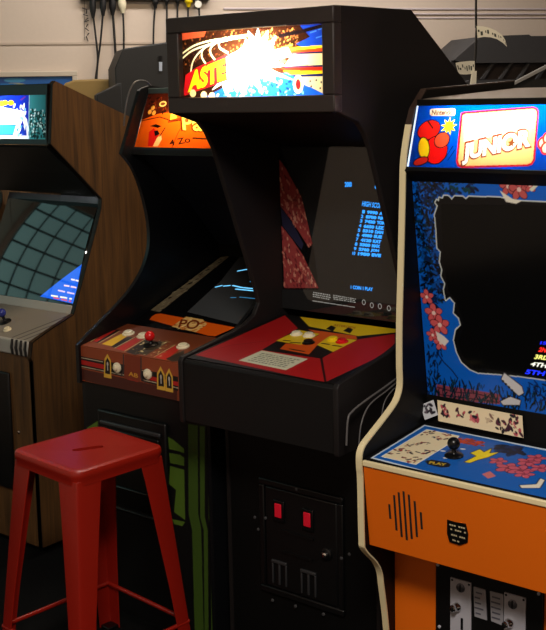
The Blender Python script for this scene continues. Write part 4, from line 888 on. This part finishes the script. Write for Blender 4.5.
# screen hood, tube
bzl = MB()
nT = nrm('w_tube'); Ot, Ut, Vt = PO('w_tube')-Vector(Wd.location), PU('w_tube').normalized(), PV('w_tube').normalized()
ob = Ot-nT*.012
MB().obox(Ot-Ut*.032-Vt*.015-nT*.02, Ut*(WW-2*T), Vt*.50, nT*-.012).build('bezel', mat('bezel_dark', (12, 12, 13), .4), Wd)
t = art_for('w_tube', (0, 0, 0), .002)
t.poly([(0.3911, 0.0223), (0.6186, 0.1965), (0.6305, 0.0115)], (14, 90, 220))
q = [(0.4685, 0.0431), (0.5982, 0.0341), (0.6, 0.0472), (0.4999, 0.0637)]
for (ln, cc) in (([(0.4589, 0.0334), (0.5801, 0.0323)], (250, 250, 210)), ([(0.4951, 0.0589), (0.6166, 0.0532)], (226, 200, 240)), ([(0.5249, 0.0836), (0.6136, 0.081)], (250, 214, 220)), ([(0.5592, 0.113), (0.6165, 0.1094)], (250, 240, 230)), ([(0.4743, 0.0261), (0.5775, 0.0212)], (210, 60, 90))):
    (xa, ya), (xb, yb) = ln
    for i in range(9):
        if i % 4 != 3: t.line([(xa+(xb-xa)*i/9, ya+(yb-ya)*i/9), (xa+(xb-xa)*(i+.7)/9, ya+(yb-ya)*(i+.7)/9)], .006, cc)
tube = put(t, 'w_tube', 'screen', attr_mat('curved_tube', .05, 'screen', 1.2, spec=1.0), Wd, back=.01, bulge=.03)
MB().obox((T, .235, .976), (WW-2*T, 0, 0), (0, .016, .035), (0, .012, -.006)).build('screen_trim', GREYL, Wd, bev=.003)
c = art_for('w_panel', (128, 122, 112), .002)
for q in ([(0.5301, 0.0091), (0.6538, 0.2347)], [(0.565, 0.0009), (0.6809, 0.2146)], [(0.5994, -0.0072), (0.7027, 0.1936)]): c.line(q, .006, (34, 32, 32))
cp = put(c, 'w_panel', 'control_panel', PRINT, Wd, back=.02)
joystick(cp, 'w_panel', [(0.3716, 0.1007)][0], Wd, BLUEP, BLACKM, .0185, .045)
button(cp, 'w_panel', [(0.4485, 0.0489)][0], WHITEP, Wd, .014)
MB().box(T, WW-T, .008, .03, .836, .902).build('panel_front', GREYL, Wd, bev=.008)
rb = MB()
for i in range(4): 
    x = WW-.03-i*.028
    rb.tube([(x, .008, .84), (x, .002, .87), (x, .010, .902)], .006, 8)
rb.build('panel_ribs', mat('rib_black', (26, 26, 26), .4), Wd, smooth=True)
fpn = MB().box(T, WW-T, .016, .034, .03, .836).build('front_panel', WOODD, Wd)
xr = [(0.5112, 0.7251), (0.4977, 0.4885)]
door = MB().box(.16, .02+xr[0][0], .004, .017, .25, xr[0][1]+.03).build('coin_door', BLACKM, Wd, bev=.008)
MB().box(.22, .27, .0, .006, .5, .6).build('coin_slot_plate', BLKPLAS, door, bev=.003); MB().box(.34, .39, .0, .006, .5, .6).build('coin_slot_plate', BLKPLAS, door, bev=.003)
q = [(0.5483, 0.476)][0]
MB().lathe([(.008, 0), (.007, .004), (.003, .005)], (.02+q[0], .017, .03+q[1]), (0, -1, 0), 12).build('lock', CHROME, Wd, smooth=True)
MB().box(.03, WW-.03, .04, .76, 0, .04).build('base', BLKPLAS, Wd)

# ================================================================== RED STOOL
S = thing('bar_stool', (-2.575, 2.290, 0), 'red painted metal bar stool with a square slotted seat', 'stool', rz=R(-6))
def rrect(a, r, n=6):
    pts = []
    for cx_, cy_, a0 in ((a-r, a-r, 0), (-a+r, a-r, 90), (-a+r, -a+r, 180), (a-r, -a+r, 270)):
        for i in range(n+1):
            t_ = R(a0+90*i/n); pts.append((cx_+r*math.cos(t_), cy_+r*math.sin(t_)))
    return pts
ZS, HA = .762, .176
rings = [(HA-.010, .030, ZS), (HA-.003, .034, ZS-.003), (HA, .036, ZS-.010), (HA, .036, ZS-.022), (HA-.003, .034, ZS-.030), (HA-.003, .034, ZS-.048), (HA-.008, .032, ZS-.048), (HA-.008, .032, ZS-.022), (HA-.02, .03, ZS-.012)]
vs = []; fs = []
N_ = 28
for a_, r_, z_ in rings: vs += [(x, y, z_) for x, y in rrect(a_, r_)]
for i in range(len(rings)-1):
    for k in range(N_): fs.append((i*N_+k, i*N_+(k+1) % N_, (i+1)*N_+(k+1) % N_, (i+1)*N_+k))
# top with a slot: ring of the slot joined to the first ring
def slot_pts(z):
    out = []
    for x, y in rrect(1, .3):   # 28 points, matched one to one with the rim
        q_ = R(67); lx, ly = x*.050, y*.0135; out.append((lx*math.cos(q_)-ly*math.sin(q_), lx*math.sin(q_)+ly*math.cos(q_), z))
    return out
b0 = len(vs); vs += slot_pts(ZS-.003); b1 = len(vs); vs += slot_pts(ZS-.014)
b2 = len(vs); vs += [(x, y, ZS-.0015) for x, y in rrect(HA-.03, .03)]
for k in range(N_):
    kn = (k+1) % N_
    fs += [(b2+k, b2+kn, kn, k), (b0+k, b0+kn, b2+kn, b2+k), (b1+k, b1+kn, b0+kn, b0+k)]
    L_ = (len(rings)-1)*N_
    fs.append((L_+k, b1+k, b1+kn, L_+kn)) 
seat = mesh_obj('seat', vs, fs, RED, S, True)
try: seat.data.set_sharp_from_angle(angle=R(35))
except Exception: pass
for sx, sy in ((1, 1), (-1, 1), (-1, -1), (1, -1)):
    g = MB(); th = .004
    top, bot = .170, .234          # corner offset at the top and at the floor
    wt_, wb_ = .094, .052          # flange widths
    zt_, zb_ = ZS-.034, 0.0
    def P_(f_, along, inn):
        c_ = top+(bot-top)*f_; z_ = zt_+(zb_-zt_)*f_
        return c_, z_
    # L-shaped tapering sheet: outline in each level (rounded corner)
    lev = []
    for f_ in (0, .08, .3, .6, .97, 1.0):
        c_ = top+(bot-top)*f_; z_ = zt_+(zb_-zt_)*f_
        w_ = wt_+(wb_-wt_)*min(1, f_*1.25)**.85
        r_ = .014
        out = [(c_-w_, c_), (c_-r_, c_), (c_-r_*.3, c_-r_*.3), (c_, c_-r_), (c_, c_-w_)]
        inn = [(c_-th, c_-w_), (c_-th, c_-r_), (c_-r_*.3-th*.7, c_-r_*.3-th*.7), (c_-r_, c_-th), (c_-w_, c_-th)]
        lev.append([(sx*x, sy*y, z_) for x, y in out+inn])
    vs = [p for l in lev for p in l]; n_ = 10
    fs = [(i*n_+k, i*n_+(k+1) % n_, (i+1)*n_+(k+1) % n_, (i+1)*n_+k) for i in range(len(lev)-1) for k in range(n_)]+[tuple(range(n_)), tuple((len(lev)-1)*n_+k for k in range(n_))]
    lg = g.add(vs, fs).build('leg', RED, S, bev=.001)
    MB().box(min(sx*.186, sx*.238), max(sx*.186, sx*.238), min(sy*.186, sy*.238), max(sy*.186, sy*.238), 0, .012).build('rubber_foot', BLKPLAS, lg, bev=.003)
zr = .165; cr = .170+(.234-.170)*(1-zr/(ZS-.034))-.006
for a_, b_ in (((-cr, cr), (cr, cr)), ((-cr, -cr), (-cr, cr)), ((cr, -cr), (cr, cr)), ((-cr, -cr), (cr, -cr))):
    MB().tube([(*a_, zr), ((a_[0]+b_[0])/2, (a_[1]+b_[1])/2, zr), (*b_, zr)], .0075, 10).build('foot_rail', RED, S, smooth=True)

# ================================================================== things behind the row
def bgprism(poly, n0, n1): return MB().prism(poly, lambda u, v, w: tuple(rm(u, w, v)), n0, n1)
def bgthing(name, label, cat, s, n, group=None):
    o = thing(name, rm(s, n, 0), label, cat, group); return o
def shift(mb, o): mb.v = [tuple(Vector(v)-o.location) for v in mb.v]; return mb
# black cabinet seen over the low-monitor cabinet
pf = [(0.7062, 1.8429), (0.7132, 2.0195), (0.7523, 2.1045), (0.7629, 2.1169), (0.9906, 2.1481), (1.3183, 2.1665)]
poly = [(pf[0][0], 0)]+pf[1:]+[(pf[5][0], 0)]
B = bgthing('cabinet', 'plain black cabinet with a chamfered top corner standing behind the row, under the plugs', 'cabinet', pf[2][0], -5.7)
shift(bgprism(poly, -5.7, -6.0), B).build('body', mat('dark_teal_black', (13, 14, 14), .6, vary=.1, scale=4), B, bev=.006)
q = [(0.9404, 2.0472), (0.956, 2.047), (0.9544, 2.0013), (0.9389, 2.0015)]
shift(bgprism([q[3], q[2], q[1], q[0]], -5.694, -5.7), B).build('hook', mat('pale_blue_hook', (170, 180, 196), .4), B)['label'] = 'small pale hook'
q = [(0.9363, 2.0776), (0.9571, 2.0775), (0.9564, 2.0572), (0.9356, 2.0574)]; shift(bgprism([q[3], q[2], q[1], q[0]], -5.694, -5.7), B).build('lock', BLKPLAS, B)
p = [(0.6012, 1.8854), (0.7255, 1.9438), (0.7201, 1.8071), (0.5979, 1.8098)]
B2 = bgthing('storage_case', 'low dark slanted case between the woodgrain cabinet and the black cabinet behind', 'case', p[0][0], -5.6)
shift(bgprism([(p[0][0], 0), p[0], p[1], (p[1][0], 0)], -5.57, -5.69), B2).build('body', mat('slate_black', (13, 13, 14), .6), B2, bev=.004)
# olive rounded top
p = [(0.4585, 1.9168), (0.4919, 1.9533), (0.5349, 1.9685), (0.6471, 1.9722), (0.7438, 1.9681), (0.7703, 1.9543)]
B3 = bgthing('wooden_board', 'olive tan board with rounded top corners standing behind the woodgrain cabinet', 'board', p[2][0], -6.05)
shift(bgprism([(p[0][0], 0)]+p+[(p[5][0], 0)], -6.04, -6.1), B3).build('body', OLIVE, B3, bev=.01)
# framed picture on the wall
p = [(-0.1555, 2.0237), (0.5662, 2.0197), (0.5611, 1.9056), (-0.1618, 1.9185)]
Pc = bgthing('framed_picture', 'framed blue picture on the wall above the woodgrain cabinet', 'picture', p[0][0], -6.2)
s0_, s1_, zt_ = p[0][0], p[1][0], p[1][1]; zb_ = zt_-.42; fw = .028
fr = MB()
for (a0_, a1_, b0_, b1_) in ((s0_, s1_, zt_-fw, zt_), (s0_, s1_, zb_, zb_+fw), (s0_, s0_+fw, zb_+fw, zt_-fw), (s1_-fw, s1_, zb_+fw, zt_-fw)):
    fr.obox(rm(a0_, -6.2, b0_)-Pc.location, dv*(a1_-a0_), nv*.025, (0, 0, b1_-b0_))
fr.build('frame', mat('pale_wood_frame', (190, 178, 160), .5), Pc, bev=.003)
ar = Art(s1_-s0_-2*fw, zt_-zb_-2*fw, (28, 84, 150), .004)
for i in range(40): ar.ell((ar.rng.uniform(0, ar.w), ar.rng.uniform(0, ar.h)), ar.rng.uniform(.02, .08), .012, ar.rng.choice([(60, 130, 170), (20, 60, 120), (150, 150, 110), (30, 100, 160)]))
ar.build('print', rm(s0_+fw, -6.2, zb_+fw)+nv*.012-Pc.location, dv*ar.w, (0, 0, ar.h), PRINT, Pc)
# dark hood-like cabinet on the right with slatted vents
p = [(2.4789, 1.8233), (2.5026, 1.9104), (2.5859, 2.0403), (2.7477, 2.1672), (3.0419, 2.1767), (3.0545, 2.1684), (3.4911, 2.1663), (3.5006, 1.8033)]
G = bgthing('cabinet', 'dark grey cabinet with a sloping shoulder and slatted vents behind the orange cabinet', 'cabinet', p[4][0], -5.7)
v = [(2.7247, 2.0224), (3.495, 2.0196), (3.4973, 1.9288), (2.7072, 1.9292)]
# front face built around the vent opening
shift(bgprism([(p[1][0], 0), p[1], p[2], p[3], p[4], p[5], p[6], (p[6][0], 0)], -5.74, -6.1), G).build('body', DARKGRY, G, bev=.004)
ft = [p[2], p[3], p[4], p[5], p[6], v[1], v[0], [(2.5979, 2.0347)][0]]
shift(bgprism(ft, -5.7, -5.739), G).build('hood', DARKGRY, G)
vb = [(2.6829, 1.9296), (3.4973, 1.9288), (3.5006, 1.8033), (2.5028, 1.8229), (2.5026, 1.9104), (2.6347, 1.9083)]
shift(bgprism([vb[3], vb[2], vb[1], vb[0], vb[5], vb[4]], -5.7, -5.739), G).build('sill', DARKGRY, G)
shift(bgprism([v[3], v[2], v[1], v[0]], -5.734, -5.739), G).build('vent_back', mat('vent_brown', (40, 30, 26), .7), G)
for q in ([(2.7558, 1.934), (2.7741, 1.9337), (2.8405, 2.0211), (2.8221, 2.0213)], [(2.866, 1.9324), (2.8845, 1.9321), (2.9513, 2.0199), (2.9327, 2.0201)], [(2.9773, 1.9307), (2.9959, 1.9305), (3.0631, 2.0187), (3.0444, 2.0189)], [(3.0958, 1.929), (3.1147, 1.9287), (3.1823, 2.0174), (3.1634, 2.0176)]):
    shift(bgprism(q, -5.712, -5.733), G).build('slat', DARKGRY, G)
q = [(2.9158, 1.8928), (2.9406, 1.8923), (3.2383, 2.0559), (3.2389, 2.0279)]
rb = bgthing('board', 'pale grey strip leaning across the slatted vents', 'board', q[0][0], -5.65)
q = [(2.9034, 1.8985), (2.9344, 1.8924), (3.2389, 2.0279), (3.2384, 2.0503)]
shift(MB().prism(q, lambda u, v, w: tuple(rm(u, w, v)), -5.675, -5.695), rb).build('board', mat('pale_grey_bar', (150, 146, 140), .5), rb, bev=.002)
# plugs and cords on the back wall
pz = [(0.5988, 2.3851), (0.7621, 2.3909), (1.2656, 2.3978)]
Pw = bgthing('power_strip', 'black power strip on the back wall with a row of plugs hanging from it', 'power strip', pz[0][0], -6.2)
zs_ = max(pz[0][1], pz[1][1], pz[2][1])
MB().obox(rm(pz[0][0], -6.2, zs_)-Pw.location, dv*(pz[2][0]+.05-pz[0][0]), nv*.05, (0, 0, .06)).build('housing', BLKPLAS, Pw, bev=.006)
def cord(px_plug, px_path, label, m=CORDM, wide=.011, r=.0055, n=-6.165, cordm=CORDM):
    """px_plug: (top, bottom) in wall metres; px_path: wall metres down"""
    o = thing('power_cable', rm(px_plug[0][0], n, px_plug[1][1]), label, 'power cord', 'power cords hanging on the wall')
    L0 = o.location
    top = rm(px_plug[0][0], n, zs_+.004)-L0; bot = rm(px_plug[1][0], n, px_plug[1][1])-L0
    MB().tube([top, top*.6+bot*.4, top*.25+bot*.75, bot, bot-Vector((0, 0, .02))], [wide, wide*1.1, wide, wide*.7, wide*.45], 12).build('plug', m, o, smooth=True)
    pts = catmull([bot]+[rm(s_, n, z_)-L0 for s_, z_ in px_path], 8)
    MB().tube(pts, r, 8).build('cord', cordm, o, smooth=True)
    return o
cord([(0.664, 2.3906), (0.6637, 2.321)], [(0.6759, 2.1594), (0.6775, 2.0672), (0.6585, 1.9422), (0.6475, 1.7504)], 'power cord with a black plug, first from the left end of the strip', wide=.017)
cord([(0.7184, 2.3908), (0.716, 2.3317)], [(0.6957, 2.1754), (0.6738, 2.0455), (0.6632, 1.9257), (0.6526, 1.7393)], 'power cord with a black plug, second from the left end of the strip', wide=.017, n=-6.145)
cord([(0.7731, 2.3909), (0.7709, 2.3371)], [(0.7758, 2.1858), (0.7775, 2.0224), (0.7715, 1.8027), (0.7648, 1.6366)], 'power cord with a black plug, just left of the white plug', wide=.018, r=.007)
cord([(0.8225, 2.3911), (0.8263, 2.348)], [(0.8276, 2.2398), (0.8212, 2.0766), (0.8055, 1.7466)], 'power cord with a white plug', WHITEP, .022)
cord([(1.0083, 2.3916), (1.0078, 2.3753)], [(0.9955, 2.2665), (0.9878, 2.1298), (0.9713, 1.7426)], 'power cord with a black plug, first right of the white plug', wide=.018)
cord([(1.0713, 2.3972), (1.0709, 2.3863)], [(1.0704, 2.321), (1.062, 2.0741), (1.0507, 1.7406)], 'power cord with a black plug, last before the black cabinet marquee', wide=.013)
cord([(1.1333, 2.3974), (1.1329, 2.3865)], [(1.1296, 2.321), (1.1187, 2.0735), (1.1078, 1.7393)], 'power cord with a black plug, left of the yellow plug', wide=.013)
cord([(1.1944, 2.3976), (1.1939, 2.3812)], [(1.189, 2.3155), (1.1814, 2.0728), (1.171, 1.7377)], 'power cord with a yellow plug above the lit marquee', YELP, .022)
o = cord([(1.2485, 2.3978), (1.2483, 2.3923)], [(1.2527, 2.3484), (1.2535, 2.1831), (1.2402, 1.736)], 'power cord carrying a round white tag', BLKPLAS, .013)
q = [(1.2449, 2.3759)][0]
MB().lathe([(.02, 0), (.02, .004), (.018, .005)], rm(q[0], -6.15, q[1])-o.location, nv, 20).build('round_tag', PAPER, o)
# dangling strip of small dark marks left of the plugs
q = [(0.6148, 2.3798), (0.6183, 2.337), (0.6137, 2.2942), (0.6263, 2.2727), (0.614, 2.2405), (0.6296, 2.2243), (0.6176, 2.1975), (0.6275, 2.1759)]
o = thing('paper_strip', rm(q[0][0], -6.19, q[0][1]), 'thin wavy dark strip dangling from the strip end, left of all plugs', 'hanging strip')
cb = MB()
for (a_, b_) in zip([(0.6084, 2.3584), (0.6354, 2.3558), (0.6123, 2.3237), (0.6386, 2.3049), (0.6159, 2.2835), (0.6372, 2.2727), (0.6199, 2.2513), (0.6405, 2.2243), (0.6235, 2.2082)], [(0.6351, 2.3504), (0.6287, 2.3263), (0.639, 2.3156), (0.6217, 2.2915), (0.6407, 2.2915), (0.6256, 2.2566), (0.6383, 2.2351), (0.6291, 2.2109), (0.6331, 2.1785)]):
    cb.tube([rm(*a_[:1], -6.188, a_[1])-o.location, rm((a_[0]+b_[0])/2, -6.185, (a_[1]+b_[1])/2)-o.location, rm(b_[0], -6.188, b_[1])-o.location], .003, 6)
q = [(0.6233, 2.3905), (0.6144, 2.1867)]; cb.tube([rm(q[0][0], -6.19, zs_+.01)-o.location, rm(q[1][0], -6.19, q[1][1])-o.location], .0012, 5)
cb.build('strip', mat('faded_ink', (60, 52, 50), .7), o)
# small looped black cable on top of the low-monitor cabinet
# hanging cord with paper tags at the right
q = [(2.0965, 2.2499), (2.0998, 2.1245), (2.0939, 1.9897), (2.0851, 1.905)]
o = thing('hanging_cable', rm(q[0][0], -4.4, ZC), 'dark cord hanging from the ceiling with printed paper tags taped to it', 'cord')
pts = [rm(q[0][0], -4.4, ZC)]+[rm(s_, -4.4, z_) for s_, z_ in q[:3]]
MB().tube([p_-o.location for p_ in catmull(pts, 5)], .005, 8).build('cord', CORDM, o, smooth=True)
def strip_tag(top, bot, bend, name, base, seed, text):
    nn = len(top); w_ = nn-1
    # curved strip: mesh of nn columns, printed with short bars
    vs = []; fs = []
    for i in range(nn):
        for (s_, z_) in (top[i], bot[i]): 
            vs.append(rm(s_, -4.4+.006+bend[i], z_)-o.location)
    for i in range(nn): 
        for (s_, z_) in (top[i], bot[i]): vs.append(rm(s_, -4.4+.0045+bend[i], z_)-o.location)
    k = 2*nn
    for i in range(nn-1):
        a_ = 2*i; fs += [(a_, a_+1, a_+3, a_+2), (k+a_, k+a_+2, k+a_+3, k+a_+1), (a_, a_+2, k+a_+2, k+a_), (a_+1, k+a_+1, k+a_+3, a_+3)]
    fs += [(0, k, k+1, 1), (2*nn-2, 2*nn-1, k+2*nn-1, k+2*nn-2)]
    t_ = mesh_obj(name, vs, fs, PAPER, o)
    ib = MB(); rg = random.Random(seed)
    for i in range(nn-1):
        a_, b_, c_, d_ = [Vector(vs[2*i]), Vector(vs[2*i+1]), Vector(vs[2*i+3]), Vector(vs[2*i+2])]
        for j in range(2):
            u0, u1 = rg.uniform(.05, .3)+.45*j, rg.uniform(.36, .48)+.45*j
            lo = rg.uniform(.2, .5); hi = lo+rg.uniform(.15, .4)
            def bl(u, v_): return (a_*(1-v_)+b_*v_)*(1-u)+(d_*(1-v_)+c_*v_)*u+nv*.0006
            ib.add([bl(u0, lo), bl(u1, lo), bl(u1, hi), bl(u0, hi)], [(0, 1, 2, 3)])
    ib.build('tag_print', mat('tag_ink', (60, 66, 58), .7), t_)
strip_tag([(2.0974, 2.1413), (2.1254, 2.1391), (2.1535, 2.1327), (2.1818, 2.12), (2.2055, 2.103), (2.22, 2.0818)], [(2.1024, 2.0909), (2.1304, 2.0949), (2.1586, 2.0927), (2.1869, 2.0841), (2.2106, 2.0691), (2.2298, 2.052)], (0, .004, .01, .016, .02, .022), 'paper_tag', None, 4, '')
strip_tag([(1.9962, 1.9866), (2.0193, 1.9905), (2.0425, 1.9924), (2.0658, 1.9942), (2.0891, 1.994)], [(2.0103, 1.94), (2.0335, 1.9376), (2.0522, 1.9373), (2.0708, 1.9392), (2.0895, 1.9432)], (.01, .006, .003, 0, 0), 'paper_tag', None, 9, '')
q = [(2.0755, 1.9476), (2.0965, 1.9516), (2.0946, 1.8964), (2.0665, 1.8926)]
MB().prism(q, lambda u, v, w: tuple(rm(u, w, v)-o.location), -4.388, -4.392).build('paper_tag', PAPER, o)
# grey cables between the two big cabinets
for ci, (lab, pth, r_) in enumerate((('thickest of the three grey cables hanging between the black and the orange cabinet', [(2.714, 1.0261), (2.6314, 1.0112), (2.5415, 0.9965), (2.4803, 0.982), (2.4576, 0.9645), (2.4489, 0.8918)], .0030), ('thin curved grey cable nearest the cream edging, drooping lowest', [(2.7028, 1.0224), (2.6368, 1.007), (2.5518, 0.9882), (2.5101, 0.9514), (2.4941, 0.8972), (2.4878, 0.811)], .0022), ('short thin grey cable drooping between the other two cables and the cream edging', [(2.6916, 1.0158), (2.6476, 1.0076), (2.6097, 0.9864), (2.5934, 0.9546), (2.5877, 0.9173), (2.5869, 0.8427)], .0016))):
    pts = [Vector((-1.684+.013*ci, y_, z_)) for (y_, z_) in pth]
    ob = MB().tube([p_-pts[0] for p_ in catmull(pts, 8)], r_, 8).build('cable', CORDG, None, smooth=True)
    ob.location = pts[0]; tag(ob, lab, 'cable', 'grey cables in the gap')

pts = [Vector((MX-.014, y_, z_)) for (y_, z_) in [(3.0647, 1.9011), (3.0333, 1.9239), (2.9963, 1.9295), (2.9641, 1.9203), (2.9391, 1.8908), (2.9243, 1.8578), (2.9116, 1.8137), (2.9037, 1.7621)]]
ob = MB().tube([p_-pts[0] for p_ in catmull(pts, 8)], .003, 8).build('cable', mat('dark_grey_cord', (74, 74, 76), .45), None, smooth=True)
ob.location = pts[0]; tag(ob, 'grey cable looped over the top left corner of the narrow cabinet with the orange marquee', 'cable')

# ================================================================== world and colour management
w = bpy.data.worlds.new('world'); SC.world = w; w.use_nodes = True
w.node_tree.nodes['Background'].inputs['Color'].default_value = (.02, .02, .022, 1)
vs_ = SC.view_settings; SC.display_settings.display_device = 'sRGB'
vs_.view_transform = 'Standard'; vs_.look = 'None'; vs_.gamma = 1; vs_.exposure = 0.0; vs_.use_curve_mapping = False
